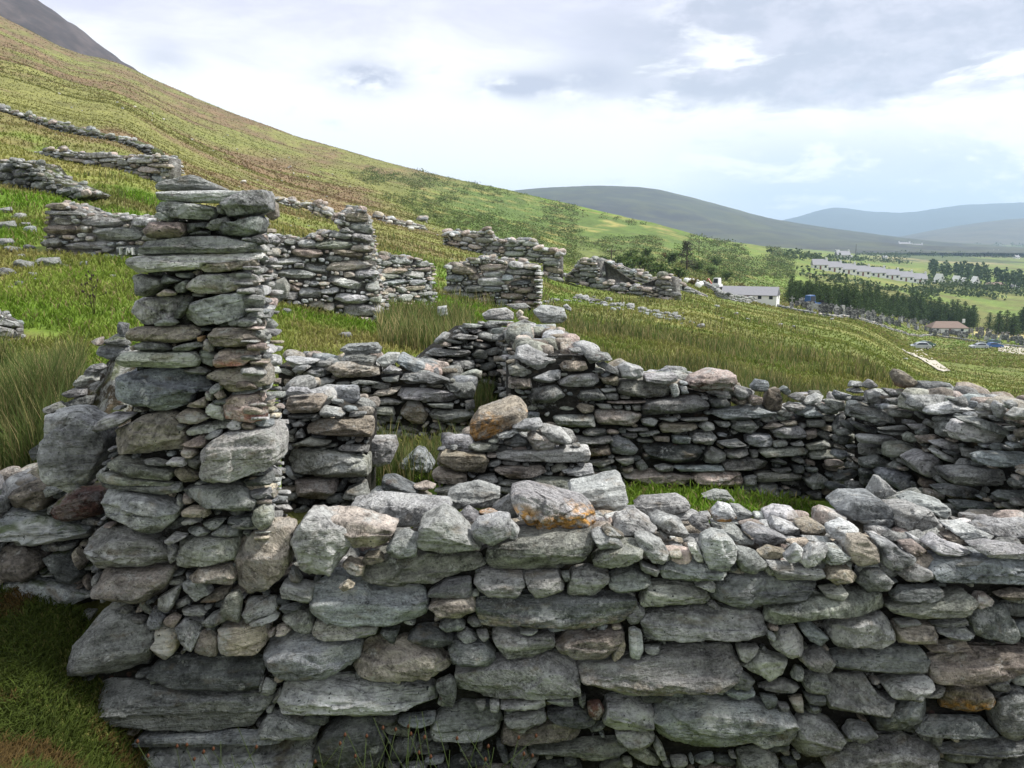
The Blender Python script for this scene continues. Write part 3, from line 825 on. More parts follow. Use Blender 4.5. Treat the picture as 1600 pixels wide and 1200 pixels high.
SIDE = '''
l 1428,636 1436,623 1492,623 1495,634 1454,650
l 1454,648 1460,640 1500,631 1528,642 1520,646 1458,650
g 1335,656 1338,634 1350,632 1392,646 1410,660 1404,666 1368,662
l 1330,606 1334,597 1350,598 1354,606
b 1327,612 1346,606 1354,614 1338,617
g 1355,604 1366,595 1378,606 1360,610
b 1306,618 1310,612 1336,620 1324,628 1312,627
g 1356,614 1368,610 1384,618 1376,632 1358,630
l 1382,608 1400,610 1406,620 1392,618
g 1390,626 1408,624 1430,634 1426,640 1392,632
g 1414,616 1434,616 1434,626 1418,624
d 1336,664 1342,662 1376,674 1374,680 1350,676
g 1378,672 1420,668 1426,674 1380,675
g 1378,678 1418,677 1416,684 1396,682
l 1424,666 1450,666 1460,674 1432,674
l 1452,666 1458,658 1474,666 1466,673
g 1476,666 1482,661 1516,666 1504,686 1476,685
w 1503,680 1512,666 1550,662 1582,682 1578,698 1542,700 1510,694
g 1508,659 1546,660 1586,674 1584,688 1560,668
l 1344,684 1350,681 1392,684 1416,690 1408,696 1348,694
g 1348,700 1352,696 1380,698 1378,712 1350,714
e 1390,704 1396,697 1420,695 1456,708 1424,718 1392,718
e 1418,684 1428,678 1440,686 1434,694 1420,692
k 1440,686 1472,684 1480,690 1446,698
l 1462,696 1488,692 1510,700 1508,714 1484,704
g 1510,704 1540,706 1536,714 1514,718
w 1464,708 1478,708 1508,726 1504,730 1480,722
l 1427,724 1452,712 1466,714 1488,730 1476,742 1454,748 1440,742
g 1348,720 1376,714 1398,726 1390,730 1350,731
g 1396,732 1408,724 1418,732 1410,739
d 1348,736 1392,734 1388,742 1370,748 1348,748
b 1380,746 1392,740 1426,742 1438,758 1420,774 1400,764
t 1442,760 1446,751 1466,756 1450,766
g 1466,752 1472,746 1486,758 1476,760
b 1529,716 1544,711 1625,712 1640,722 1612,732 1576,734 1534,726
l 1482,740 1524,736 1592,738 1592,764 1576,767 1512,767 1488,754
l 1504,732 1512,722 1526,722 1524,734
d 1464,764 1492,762 1546,772 1544,782 1508,778 1472,772
d 1558,776 1568,770 1620,771 1620,786 1564,782
b 1490,786 1510,786 1572,792 1564,798 1500,796
k+o 1510,812 1526,802 1580,804 1592,816 1580,822 1530,822
g 1534,640 1542,632 1560,634 1558,644
l 1558,638 1564,628 1578,638 1574,656 1564,654
l 1578,632 1588,627 1594,634 1584,642
g 1582,652 1598,640 1618,644 1624,660 1592,660
g 1532,646 1560,644 1562,654 1540,654
'''
PIER_R = '''
w 774,714 782,710 918,703 922,712 918,726 840,728 784,724
t 683,720 692,706 756,712 763,724 756,742 710,738 686,730
k 674,744 684,736 728,744 728,758 700,760 678,754
g 736,758 748,747 772,744 778,753 746,761
e 726,704 736,697 778,698 776,709 748,711
k 772,734 846,732 854,740 812,752 796,750
g 778,758 790,753 818,755 804,763
g 748,762 816,764 818,772 804,778 784,778
e 824,760 840,750 914,754 916,764 880,780 856,778 826,768
l 878,738 926,731 930,748 910,752 890,746
e 678,768 700,762 740,760 744,766 698,779
l 778,684 816,668 818,676 784,690
l 800,670 820,658 844,656 848,666 820,678
d 786,696 808,682 828,692 824,702 796,706
k 824,684 832,676 852,682 868,696 864,708 836,706
l 840,672 852,668 878,674 894,692 886,700 868,698
'''
PIER_L = '''
t 444,638 448,622 500,619 506,626 494,646 450,649
l 443,616 450,607 476,608 485,616 446,620
l 497,646 502,637 528,642 536,650 504,656
d 446,652 496,650 496,656 448,658
t 476,672 480,666 500,658 576,658 579,666 576,688 520,686 480,680
l 450,666 466,660 472,668 456,671
e 446,678 458,672 460,680 450,682
g 456,682 466,673 474,686 460,688
e 452,700 480,687 514,693 508,698 460,702
e 502,702 522,696 524,701
g 526,704 532,699 574,700 572,710 528,708
e 445,722 450,708 480,706 540,712 570,720 570,750 500,749 452,744
k 456,756 490,752 522,754 522,772 504,786 472,786 460,770
g 534,780 540,768 568,756 574,780 556,786
g 480,806 504,800 550,802 548,812 490,812
l 514,796 524,792 530,800 518,801
'''
SILL = '''
l 576,774 586,766 600,766 628,784 600,784
b 595,766 596,750 612,750 654,770 640,780 624,780
t 632,780 656,772 672,780 670,788 636,786
p 644,762 664,756 680,762 660,772
'''
CROSS = '''
l 596,582 608,572 626,580 620,584 600,587
k+t 508,578 520,570 540,568 588,576 590,588 572,592 524,590
l 442,560 456,559 496,564 486,570 452,578
l 454,580 464,568 486,572 468,586
l 471,586 486,574 504,576 504,590 474,594
g 474,598 504,592 520,596 512,604 486,606
l 624,596 630,586 668,584 700,596 696,600 636,604
g 690,600 736,600 742,612 738,626 718,626
l 620,618 626,608 656,608 716,616 716,628 696,631 630,624
g 548,598 560,594 592,598 586,602 556,602
g 594,592 622,588 620,598 600,598
g 548,608 560,603 563,610 554,614
l 564,608 577,605 578,614 567,614
k 580,620 588,612 626,606 612,618 588,622
l 518,616 548,616 552,624 528,630 516,624
l 554,630 564,625 606,624 626,630 620,634 558,634
e 573,646 580,637 612,638 616,650 576,650
t 623,646 630,630 654,629 668,652 660,666 642,667
g 670,648 676,640 732,642 740,652 720,664 676,656
g 532,632 552,634 556,648 544,654
g 666,632 708,632 706,640 676,638
g 726,628 740,626 742,640 728,642
'''
CORNER = '''
l 683,536 700,520 708,522 688,540
g 708,528 720,520 748,526 744,531 720,531
g 726,514 728,506 756,508 746,516
g 734,518 744,513 756,518 744,522
g 700,536 704,531 726,535 724,539
l 670,554 684,546 736,548 738,558 720,560 680,558
g 656,564 672,558 694,566 692,574 662,572
d 707,570 712,563 744,564 746,578 720,580
g 742,556 750,546 764,550 764,562 748,562
g 706,586 730,581 732,588 710,590
g 732,586 740,580 752,582 748,590
g 700,544 722,541 720,546
g 726,542 742,541 740,546 730,545
k 702,596 736,594 746,600 724,604
'''
SPUR = '''
p+t 804,546 822,533 880,534 882,556 860,556 850,546
w 788,530 802,508 832,514 850,530 840,533 790,534
g 804,506 820,500 834,506 830,512 808,512
k 808,500 816,494 826,498 824,502
g 836,508 868,507 869,514 840,514
l 753,492 764,485 790,482 802,490 802,500 758,502
g 762,502 802,503 798,511 770,509
d 768,514 796,512 792,522 770,521
d 769,524 790,523 786,533 769,533
g 790,476 820,474 828,480 806,484
g 850,518 872,514 878,522 856,524
g 872,524 886,519 896,526 890,534 878,532
g 884,540 896,536 906,546 890,550
'''
# ------------------------------------------------------------------ terrain
TERR = {
 -700:[(2,1300),(3.5,1000),(5,760),(7,600),(9,480),(14,330),(22,220),(35,120),(60,20),(120,-80),(250,-170),(450,-230),(900,-260),(5000,100)],
 -300:[(2,1300),(3.2,1120),(3.7,960),(4,905),(5,790),(6.5,610),(9,490),(14,370),(22,280),(35,190),(60,110),(120,20),(250,-50),(450,-90),(900,-100),(5000,150)],
 0:[(2,1330),(3,1190),(3.6,1010),(3.8,940),(3.95,925),(5,765),(6.5,610),(8,535),(10,472),(13,400),(18,310),(25,240),(32,200),(45,165),(80,120),(150,75),(300,28),(450,2),(900,30),(5000,200)],
 90:[(2,1340),(3.2,1215),(3.5,1115),(3.75,985),(3.9,955),(5,755),(6.5,610),(8,535),(10,472),(13,406),(18,323),(25,262),(32,222),(45,187),(80,146),(150,108),(300,72),(450,50),(900,80),(5000,220)],
 140:[(2,1390),(3.2,1262),(3.5,1165),(4.2,910),(5,750),(6.5,610),(8,535),(10,472),(13,411),(18,333),(25,276),(32,237),(45,202),(80,166),(150,134),(300,102),(450,82),(900,110),(5000,240)],
 200:[(2,1390),(3.4,1250),(4.2,900),(5,745),(6.5,610),(8,535),(10,472),(13,412),(18,335),(25,280),(32,240),(45,205),(80,170),(150,140),(300,110),(450,90),(900,120),(5000,250)],
 300:[(2,1370),(3.5,1200),(4.6,870),(6,690),(7.5,585),(9,525),(11,472),(14,420),(20,350),(28,300),(40,272),(60,250),(100,225),(180,195),(300,165),(420,142),(900,170),(5000,280)],
 450:[(2,1380),(3.5,1205),(4.9,806),(5.5,765),(7,690),(8.5,580),(10,530),(13,482),(18,420),(25,372),(35,340),(50,318),(80,295),(140,268),(250,235),(380,203),(900,230),(5000,300)],
 600:[(2,1380),(3.5,1200),(5,792),(6,725),(7,690),(9,592),(10,550),(13,517),(17,484),(20,455),(26,402),(35,375),(50,355),(80,335),(140,310),(250,280),(380,247),(900,275),(5000,330)],
 750:[(2,1390),(3.5,1205),(5,792),(6.2,737),(7,692),(8.5,622),(10,572),(13,532),(19,490),(26,452),(35,420),(50,395),(80,375),(140,350),(250,320),(380,285),(900,310),(5000,350)],
 900:[(2,1390),(3.5,1208),(5,845),(6.4,764),(7,740),(8.5,680),(10,620),(14,560),(20,512),(28,480),(36,470),(50,440),(80,420),(140,390),(250,355),(400,318),(900,345),(5000,372)],
 1050:[(2,1390),(3.5,1208),(5,838),(6.4,764),(8.5,690),(11,625),(15,575),(22,528),(30,498),(36,480),(50,462),(80,448),(140,420),(250,385),(420,354),(900,368),(5000,378)],
 1200:[(2,1390),(3.5,1212),(5,846),(6.4,774),(8.5,705),(11,650),(15,605),(22,562),(32,530),(50,503),(80,486),(130,476),(190,465),(250,446),(350,422),(500,402),(800,385),(1500,387),(5000,380)],
 1350:[(2,1395),(3.5,1216),(5,862),(6.4,788),(8.5,725),(11,670),(15,625),(22,585),(32,556),(50,531),(80,514),(130,503),(200,492),(280,474),(400,446),(580,430),(1000,410),(1500,400),(3500,383),(5000,379)],
 1450:[(2,1395),(3.5,1218),(6,825),(8.5,745),(11,690),(15,650),(22,614),(32,598),(50,588),(80,575),(130,561),(200,547),(260,528),(330,504),(420,466),(600,444),(1000,418),(1500,402),(3500,384),(5000,379)],
 1600:[(2,1400),(3.5,1222),(6,835),(8.5,765),(11,720),(15,690),(22,660),(32,637),(50,615),(80,598),(130,573),(200,552),(260,537),(330,517),(420,484),(600,452),(1000,424),(1500,405),(3500,385),(5000,380)],
 2300:[(2,1420),(3.5,1235),(6,860),(8.5,795),(11,760),(15,725),(22,690),(32,660),(50,635),(80,612),(130,585),(200,560),(260,545),(330,524),(420,490),(600,456),(1000,427),(1500,407),(3500,386),(5000,380)],
}
def yr(px, Y):
    w = np.interp(px,[900,1050,1200,1350],[1,.5,.15,0])
    k = (max(Y,8)/8)**.22 if Y<80 else np.interp(math.log(Y),[math.log(80),math.log(450),math.log(900)],[10**.22,1.25,1.1])
    return Y*(1+(k-1)*w)
for _p in list(TERR):
    TERR[_p] = [(yr(_p,Y), py+(50 if Y<=3.6 and _p>=200 else 0)) for Y,py in TERR[_p]]
def ss(x,a,b):
    t = np.clip((x-a)/(b-a),0,1); return t*t*(3-2*t)
LY = np.linspace(math.log(.8), math.log(5000), 230)
TX = np.linspace(-1500/F, 1600/F, 380)
def _terrain_table():
    cols = []; pxs = sorted(TERR)
    for p in pxs:
        a = np.array(TERR[p], float); z = np.array([at(p,py,Y)[2] for Y,py in a])
        zz = np.interp(LY, np.log(a[:,0]), z/a[:,0])*np.exp(LY)
        lim = z[0]; near = np.exp(LY)<a[0,0]; zz[near] = lim+.03*(a[0,0]-np.exp(LY)[near])
        cols.append(zz/np.exp(LY))
    C = np.array(cols).T
    T = np.array([(p-800)/F*.99 for p in pxs])
    out = np.array([np.interp(TX, T, r) for r in C])
    k = np.array([1,2,3,2,1.])/9; raw = out.copy()
    for _ in range(3): # smooth in distance
        pad = np.pad(out, ((2,2),(0,0)), 'edge'); out = sum(k[i]*pad[i:i+len(out)] for i in range(5))
    wy = ss(np.exp(LY),6.5,9.5)[:,None]; out = raw*(1-wy)+out*wy
    k = np.ones(9)/9
    for _ in range(1):
        pad = np.pad(out, ((0,0),(4,4)), 'edge'); out = sum(k[i]*pad[:,i:i+out.shape[1]] for i in range(9))
    return out*np.exp(LY)[:,None]
TZ = _terrain_table()
def bumps(X, Y):
    p = np.stack([X,Y,np.zeros_like(X)],1)
    near = np.clip((Y-6)/20,0,1)
    return fbm(p*.9,3,21)*(.06+.03*near)+fbm(p*.16,3,22)*.28*near+fbm(p*.03,3,23)*1.6*np.clip((Y-60)/150,0,1)*np.clip(.75-X/Y*1.6,.15,1)*np.clip((1200-Y)/400,0,1)
def height(X, Y):
    X = np.atleast_1d(np.asarray(X,float)); Y = np.atleast_1d(np.asarray(Y,float)); Y = np.maximum(Y,.81)
    a = (np.log(Y)-LY[0])/(LY[1]-LY[0]); b = (X/Y-TX[0])/(TX[1]-TX[0])
    a = np.clip(a,0,len(LY)-1.001); b = np.clip(b,0,len(TX)-1.001)
    i = a.astype(int); j = b.astype(int); u = a-i; v = b-j
    z = TZ[i,j]*(1-u)*(1-v)+TZ[i+1,j]*u*(1-v)+TZ[i,j+1]*(1-u)*v+TZ[i+1,j+1]*u*v
    return z+bumps(X,Y)
def ground(px, py, y0=2.5, y1=4800):
    Ys = np.exp(np.linspace(math.log(y0), math.log(y1), 900)); d = ray(px,py)
    P = d[None,:]*(Ys/d[1])[:,None]; h = height(P[:,0],P[:,1])
    k = np.flatnonzero(P[:,2]<h)
    i = k[0] if len(k) else len(Ys)-1
    return np.array([P[i,0],P[i,1],h[i]])
def hz(x,y): return float(height(np.array([x]),np.array([y]))[0])
GRN=np.array([.10,.18,.012]); YEL=np.array([.235,.215,.065]); BRN=np.array([.17,.115,.06]); OLV=np.array([.125,.125,.035]); DRK=np.array([.045,.07,.018]); STRAW=np.array([.25,.21,.09])
def ss(x,a,b):
    t = np.clip((x-a)/(b-a),0,1); return t*t*(3-2*t)
def ground_tint(X, Y):
    px = X/Y*F/.99+800; n = len(X)
    p = np.stack([X,Y,np.zeros(n)],1)
    a = fbm(p*.5,4,31); b = fbm(p*.11,4,32); c = fbm(p*np.array([.045,.013,1]),7,33); e = fbm(p*2.3,3,34)
    def mx(u,v,k): return u*(1-k[:,None])+v*k[:,None]
    col = mx(np.repeat(GRN[None],n,0), np.repeat(OLV[None],n,0), ss(a+.4*e,-.2,.45))
    col = mx(col, np.repeat(YEL[None],n,0), ss(b+.3*a,.0,.5)*.7)
    # heathy hillside on the left
    hill = ss(Y,28,60)*(1-ss(px,620,900))
    hc = mx(np.repeat(np.array([[.175,.175,.05]]),n,0), np.repeat(BRN[None],n,0), ss(c*1.6+.5*b+.4*a+.35*ss(Y,60,200)*(1-ss(px,200,600)),-.1,.45))
    hc = mx(hc, np.repeat(np.array([[.17,.19,.045]]),n,0), ss(fbm(p*np.array([.05,.014,1]),6,37),.15,.5)*.6)
    hc = mx(hc, np.repeat(OLV[None]*.8,n,0), ss(e+.6*a+.7*fbm(p*np.array([.4,.12,1]),5,39),.05,.4)*.6)
    col = mx(col,hc,hill)
    # green scrub slope
    sc = ss(Y,110,180)*(1-ss(Y,420,520))*ss(px,560,760)*(1-ss(px,1180,1300))
    col = mx(col, mx(np.repeat(np.array([[.085,.13,.025]]),n,0), np.repeat(YEL[None],n,0), ss(b,.1,.5)), sc)
    rs = ss(px,800,960)*ss(Y,8,13)*(1-ss(Y,200,260)); col = mx(col, np.repeat(np.array([[.14,.145,.04]]),n,0)*(1+.5*a[:,None]), rs*.65)
    # valley
    va = ss(Y,230,300)*ss(px,1120,1230)
    vc = mx(np.repeat(np.array([[.12,.17,.03]]),n,0), np.repeat(OLV[None],n,0), ss(c+.4*b,-.1,.4))
    vc = mx(vc, np.repeat(np.array([[.19,.20,.05]]),n,0), ss(fbm(p*np.array([.004,.015,1]),3,36),.05,.4)*.7)
    col = mx(col,vc,va)
    fi = ss(Y,1150,1300)*ss(px,1330,1400)
    cell = np.floor(X/np.maximum(110+Y*.02,1)+.6*np.floor(Y/330)).astype(int)*31+np.floor(Y/330).astype(int)*17
    fh = _h(cell&0xffff, cell*0, cell*0, 5)
    fc = np.array([[.10,.15,.03],[.16,.20,.05],[.25,.22,.10],[.13,.16,.04],[.08,.10,.03]])[np.clip((fh*5).astype(int),0,4)]
    fx = X/np.maximum(110+Y*.02,1)+.6*np.floor(Y/330); fy = Y/330
    edge = (np.abs(fx-np.round(fx))<.05)|(np.abs(fy-np.round(fy))<.06)
    fc = np.where(edge[:,None], np.array([[.04,.055,.02]]), fc)
    col = mx(col,fc,fi*(1-ss(Y,3600,4200)))
    return col*(1+.25*e[:,None])
def build_terrain():
    txs = np.linspace(-1450/F, 1550/F, 430); lys = np.linspace(math.log(.9), math.log(4900), 420)
    L,T = np.meshgrid(np.exp(lys), txs, indexing='ij'); X = (L*T).ravel(); Y = L.ravel()
    Z = height(X,Y)
    v = np.stack([X,Y,Z],1)
    n,m = len(lys),len(txs); i = np.arange(n-1)[:,None]*m+np.arange(m-1)[None]; i=i.ravel()
    q = np.stack([i,i+1,i+m+1,i+m],1)
    # a cap behind the camera so the ground goes on all round
    me = mk('ground', v, np.zeros((0,3),int), q, ground_tint(X,Y), v.copy())
    m_, nt, b = newmat('moorland')
    A = N(nt,'ShaderNodeAttribute',attribute_name='tint'); G = N(nt,'ShaderNodeNewGeometry')
    P = G.outputs['Position']
    f1 = noise(nt,P,9,5,.7); f2 = noise(nt,scaled(nt,P,(1,.45,1)),.7,5,.65); f3 = noise(nt,scaled(nt,P,(1,.35,1)),.11,6,.7)
    k = mth(nt,'ADD', mth(nt,'MULTIPLY',f1,.7), mth(nt,'ADD', mth(nt,'MULTIPLY',f2,.7), mth(nt,'MULTIPLY',f3,.9)))
    k = mth(nt,'ADD', mth(nt,'MULTIPLY', mth(nt,'SUBTRACT',k,1.15), 1.5), 1.0)
    col = mixc(nt,1.0,A.outputs['Color'],k,'MULTIPLY')
    col = mixc(nt, mth(nt,'MULTIPLY', ramp(nt,noise(nt,P,.35,6,.72),.56,.7),.45), col, (.055,.05,.02))
    nt.links.new(col,b.inputs['Base Color'])
    B = N(nt,'ShaderNodeBump',Strength=.8,Distance=.25)
    nt.links.new(mth(nt,'ADD',mth(nt,'MULTIPLY',f1,.25),f2),B.inputs['Height']); nt.links.new(B.outputs[0],b.inputs['Normal'])
    o = link('ground', me, m_); tag(o, kind='structure'); return o
build_terrain()
def build_back_ground():
    # the same hillside going on behind the photographer
    xs = np.linspace(-60,60,40); ys = np.linspace(-60,.9,26); Yg,Xg = np.meshgrid(ys,xs,indexing='ij'); X=Xg.ravel(); Y=Yg.ravel()
    zr = height(np.clip(xs,-.9,.95),np.full(len(xs),.9))
    Z = np.tile(zr,len(ys))-.10*(X-np.clip(X,-.9,.95))+fbm(np.stack([X,Y,X*0],1)*.3,3,9)*.1*np.clip(-Y+.9,0,1)
    m=len(xs); i=(np.arange(len(ys)-1)[:,None]*m+np.arange(m-1)[None]).ravel()
    v=np.stack([X,Y,Z-.02],1)
    o = link('near_ground', mk('near_ground', v, np.zeros((0,3),int), np.stack([i,i+1,i+m+1,i+m],1), np.repeat(GRN[None],len(v),0), v), bpy.data.materials['moorland']); tag(o,kind='structure')
build_back_ground()

def ridge(name, crest, Yc, depth, foot_z, mat, rough, seed, nx=160, ny=40, back=.5):
    """a hill: crest given as photo points at distance Yc, falling towards us over `depth` metres"""
    c = np.array(crest,float); px = np.linspace(c[0,0],c[-1,0],nx); py = np.interp(px,c[:,0],c[:,1])
    k=np.ones(7)/7; py = np.convolve(np.pad(py,3,'edge'),k,'valid')
    C = np.array([at(a,b,Yc) for a,b in zip(px,py)])
    s = np.concatenate([np.linspace(0,1,ny),1+np.linspace(0,1,12)[1:]*back])
    V=[]
    for t in s:
        if t<=1: w = t*t*(3-2*t)*.6+t*.4; z = foot_z+(C[:,2]-foot_z)*w
        else: z = C[:,2]-(C[:,2]-foot_z)*((t-1)/back)**1.5*.8
        y = Yc-depth*(1-t); x = C[:,0]/Yc*y
        V.append(np.stack([x,np.full(nx,y),z],1))
    v=np.concatenate(V); ph = np.repeat(np.minimum(s,1)[:,None],nx,1).ravel()
    v[:,2] += fbm(v*np.array([1,1,.0])/(depth*.12),4,seed)*rough*(1-np.abs(2*ph-1))
    v[:,2] += fbm(v*np.array([1,1,.0])/(depth*.02),3,seed+3)*rough*.12
    i=(np.arange(len(s)-1)[:,None]*nx+np.arange(nx-1)[None]).ravel()
    o = link(name, mk(name,v,np.zeros((0,3),int),np.stack([i,i+1,i+nx+1,i+nx],1),None,v),mat); return tag(o,kind='structure')
def hill_mat(name, a, b_, c, sc, stretch=(1,1,1), lo=.4, hi=.6):
    m,nt,b = newmat(name); G=N(nt,'ShaderNodeNewGeometry'); P=scaled(nt,G.outputs['Position'],stretch)
    n1=ramp(nt,noise(nt,P,sc,7,.65),lo,hi); n2=ramp(nt,noise(nt,P,sc*5.3,6,.7),.42,.62)
    nt.links.new(mixc(nt,mth(nt,'MULTIPLY',n2,.6),mixc(nt,n1,a,b_),c),b.inputs['Base Color']); return m
ridge('scree_mountain', [(-420,-330),(-100,-95),(0,-38),(60,0),(100,28),(150,64),(190,96),(236,122),(262,138),(300,170),(420,250),(600,330)], 900, 420, -80,
      hill_mat('dark_scree',(.05,.042,.045),(.085,.07,.07),(.035,.032,.036),.02,(1,1,.18)), 14, 3)
ridge('moor_hill', [(560,345),(700,318),(800,298),(850,293),(950,290),(1020,294),(1080,308),(1150,327),(1200,341),(1300,357),(1400,370),(1470,378),(1620,388)], 3600, 1900, -30,
      hill_mat('moor',(.05,.055,.035),(.032,.03,.03),(.085,.09,.04),.0022), 18, 5)
ridge('brown_hill', [(1150,392),(1330,381),(1400,371),(1450,361),(1500,352),(1560,344),(1640,338),(1800,326),(2300,300)], 5600, 1800, -40,
      hill_mat('brown_moor',(.08,.065,.05),(.055,.05,.045),(.11,.10,.055),.002), 15, 8)
ridge('far_mountain', [(1100,368),(1180,352),(1240,341),(1290,325),(1312,322),(1345,330),(1420,333),(1460,326),(1500,320),(1560,318),(1640,314),(1800,312),(2300,330)], 9500, 2500, -40,
      hill_mat('far_moor',(.04,.045,.05),(.03,.035,.04),(.05,.055,.055),.001), 30, 12)

# ------------------------------------------------------------------ walls
FOOT = []    # footprints kept clear of grass: (A, B, half width)
def foot(face, pts, d0, d1):
    a = face.hit(*pts[0]); b = face.hit(*pts[1]); n = face.n; mid=-(d0+d1)/2
    FOOT.append((a[:2]+n[:2]*mid, b[:2]+n[:2]*mid, (d1-d0)/2))
def core_piece(acc, face, outline, d0, d1, rng, shrink=.95, tint=(.03,.028,.024)):  # near-black default tint deepens the shade in gaps between stones
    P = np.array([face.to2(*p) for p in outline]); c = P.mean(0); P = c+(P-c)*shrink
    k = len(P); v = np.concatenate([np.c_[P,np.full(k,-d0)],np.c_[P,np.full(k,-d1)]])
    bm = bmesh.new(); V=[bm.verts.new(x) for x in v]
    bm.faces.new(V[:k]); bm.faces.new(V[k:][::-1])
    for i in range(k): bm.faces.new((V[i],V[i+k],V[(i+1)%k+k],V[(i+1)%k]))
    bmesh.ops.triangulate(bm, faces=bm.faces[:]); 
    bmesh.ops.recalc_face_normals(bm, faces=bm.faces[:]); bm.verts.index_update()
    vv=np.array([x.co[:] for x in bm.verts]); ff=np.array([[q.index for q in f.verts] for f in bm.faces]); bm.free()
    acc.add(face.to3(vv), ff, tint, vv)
def blob(center, w, h, d, yaw, code, rng, lvl, tilt=0):
    k = rng.integers(7,11); th=(np.arange(k)+rng.uniform(-.3,.3,k))/k*2*math.pi; r=rng.uniform(.85,1.05,k); ex=rng.uniform(.5,.85)
    P=np.stack([np.sign(np.cos(th))*np.abs(np.cos(th))**ex*w/2*r, np.sign(np.sin(th))*np.abs(np.sin(th))**ex*h/2*r],1)
    pos,f,rp = stone_local(P,d,lvl,rng,1.0 if rng.random()<.6 else .3)
    t = tintof(code,rng,rp,pos); pos[:,2]+=d*.4
    ct,st=math.cos(tilt),math.sin(tilt); x=pos[:,0]*ct-pos[:,1]*st; z=pos[:,0]*st+pos[:,1]*ct; y=-pos[:,2]
    c,s=math.cos(yaw),math.sin(yaw)
    v=np.stack([x*c-y*s,x*s+y*c,z],1)+np.asarray(center); return v,f,t,rp
def top_scatter(pieces, face, line, d0, d1, n, wr, rng, lift=0, lvl=3, codes=FAR):
    L=np.array(line,float)
    for _ in range(n):
        s=rng.uniform(0,len(L)-1); i=int(s); p=L[i]*(1-(s-i))+L[min(i+1,len(L)-1)]*(s-i)
        P=face.hit(*p)-face.n*rng.uniform(d0,d1)
        w=rng.uniform(*wr); h=w*rng.uniform(.35,.65); d=w*rng.uniform(.5,.8)
        P=P+np.array([0,0,lift+rng.uniform(-.3,.2)*h])
        pieces.append((w*h, blob(P,w,h,d,rng.uniform(-.6,.6)+math.atan2(face.u[1],face.u[0]),codes[rng.integers(len(codes))],rng,lvl,rng.normal(0,.2))))
def near_wall(name, label, cat, pieces, core, base, npart=100, mat=None):
    """pieces: [(size,(v,f,t,rp))]; the largest become parts of their own, the rest one rubble part"""
    mat = mat or M_STONE
    e = empty(name, base, label, cat); b=np.array(base)
    pieces = sorted(pieces, key=lambda x:-x[0])
    for _,(v,f,t,rp) in pieces[:npart]:
        c=v.mean(0); o=link('stone', mk('stone', v-c, f, np.zeros((0,4),int), t, rp), mat, e, c-b)
    if pieces[npart:]:
        a=Acc()
        for _,(v,f,t,rp) in pieces[npart:]: a.add(v,f,t,rp)
        o=link('small_stones', a.mesh('small_stones', b), mat, e); o['kind']='stuff'
    if core.n: link('rubble_core', core.mesh('rubble_core', b, smooth=False), mat, e)
    return e
def trace(face, txt, rng, jit=.02, inset=0, Yof=None, thick=None):
    out=[]
    for code,P in parse(txt):
        f = Flat(Yof(P)) if Yof else face
        ar = area(np.array([f.to2(*p) for p in P]))
        ins = inset+rng.uniform(-jit,jit)+ (.02 if ar<.006 else 0)
        out.append((ar, make_stone(f,P,code,ins,rng=rng,thick=thick)))
    return out
def filler(face, outline, taken, sizes, rng, inset, codes=GAP, coursed=None, tol=.9, lvl=3, flat=False):
    out=[]
    for code,P in pack(outline, taken, sizes, rng, codes, coursed, tol):
        ar=area(np.array([face.to2(*p) for p in P]))
        out.append((ar, make_stone(Flat(face.hit(*P.mean(0))[1]) if flat else face,P,code,inset+rng.uniform(-.015,.03),lvl=lvl,rng=rng)))
    return out
R = RNG; HAZE=1.2e-4
polys = lambda *tx: [P for t in tx for _,P in parse(t)]
loosep = [parse(x[2])[0][1] for x in LOOSE]
SMALL=[(36,12,160),(24,9,260),(15,7,240),(10,5,140)]

# gable stump
fG = Flat(3.48)
gout=[(196,400),(214,380),(224,352),(240,312),(242,296),(412,296),(418,330),(408,380),(406,470),(412,560),(424,680),(428,760),(424,835),(366,850),(362,960),(300,1030),(230,1000),(130,960),(120,850),(150,800),(140,745),(160,690),(168,610),(182,560),(196,510)]
pc = trace(fG, GABLE, R)
pc += filler(fG, gout, polys(GABLE)+loosep[:5], SMALL, R, .07)
core=Acc(); 
for a,b in ((0,9),):
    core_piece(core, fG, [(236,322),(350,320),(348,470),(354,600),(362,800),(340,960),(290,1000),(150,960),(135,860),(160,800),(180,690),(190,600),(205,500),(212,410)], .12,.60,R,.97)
fS = Face((410,3.46),(447,4.14))
sout=[(399,300),(428,304),(436,330),(438,420),(442,520),(447,620),(452,760),(456,842),(424,842),(418,690),(410,600),(403,480),(400,380)]
pc += filler(fS, sout, [], [(15,17,80),(11,13,200),(8,10,300),(6,7,400),(4,5,300)], R, .0, ['l','l','g','k','c','p','l','g'], lvl=3)  # paler stones put the light from the right into this face's colour
near_wall('ruined_gable','tall crumbling gable stump of stacked grey slabs rising above the front wall','ruin', pc, core, (-1.25,3.7,-1.9))
FOOT.append((np.array([-1.4,3.9]),np.array([-1.0,3.9]),.40)); FOOT.append((np.array([-1.9,4.5]),np.array([-1.3,4.3]),.35))
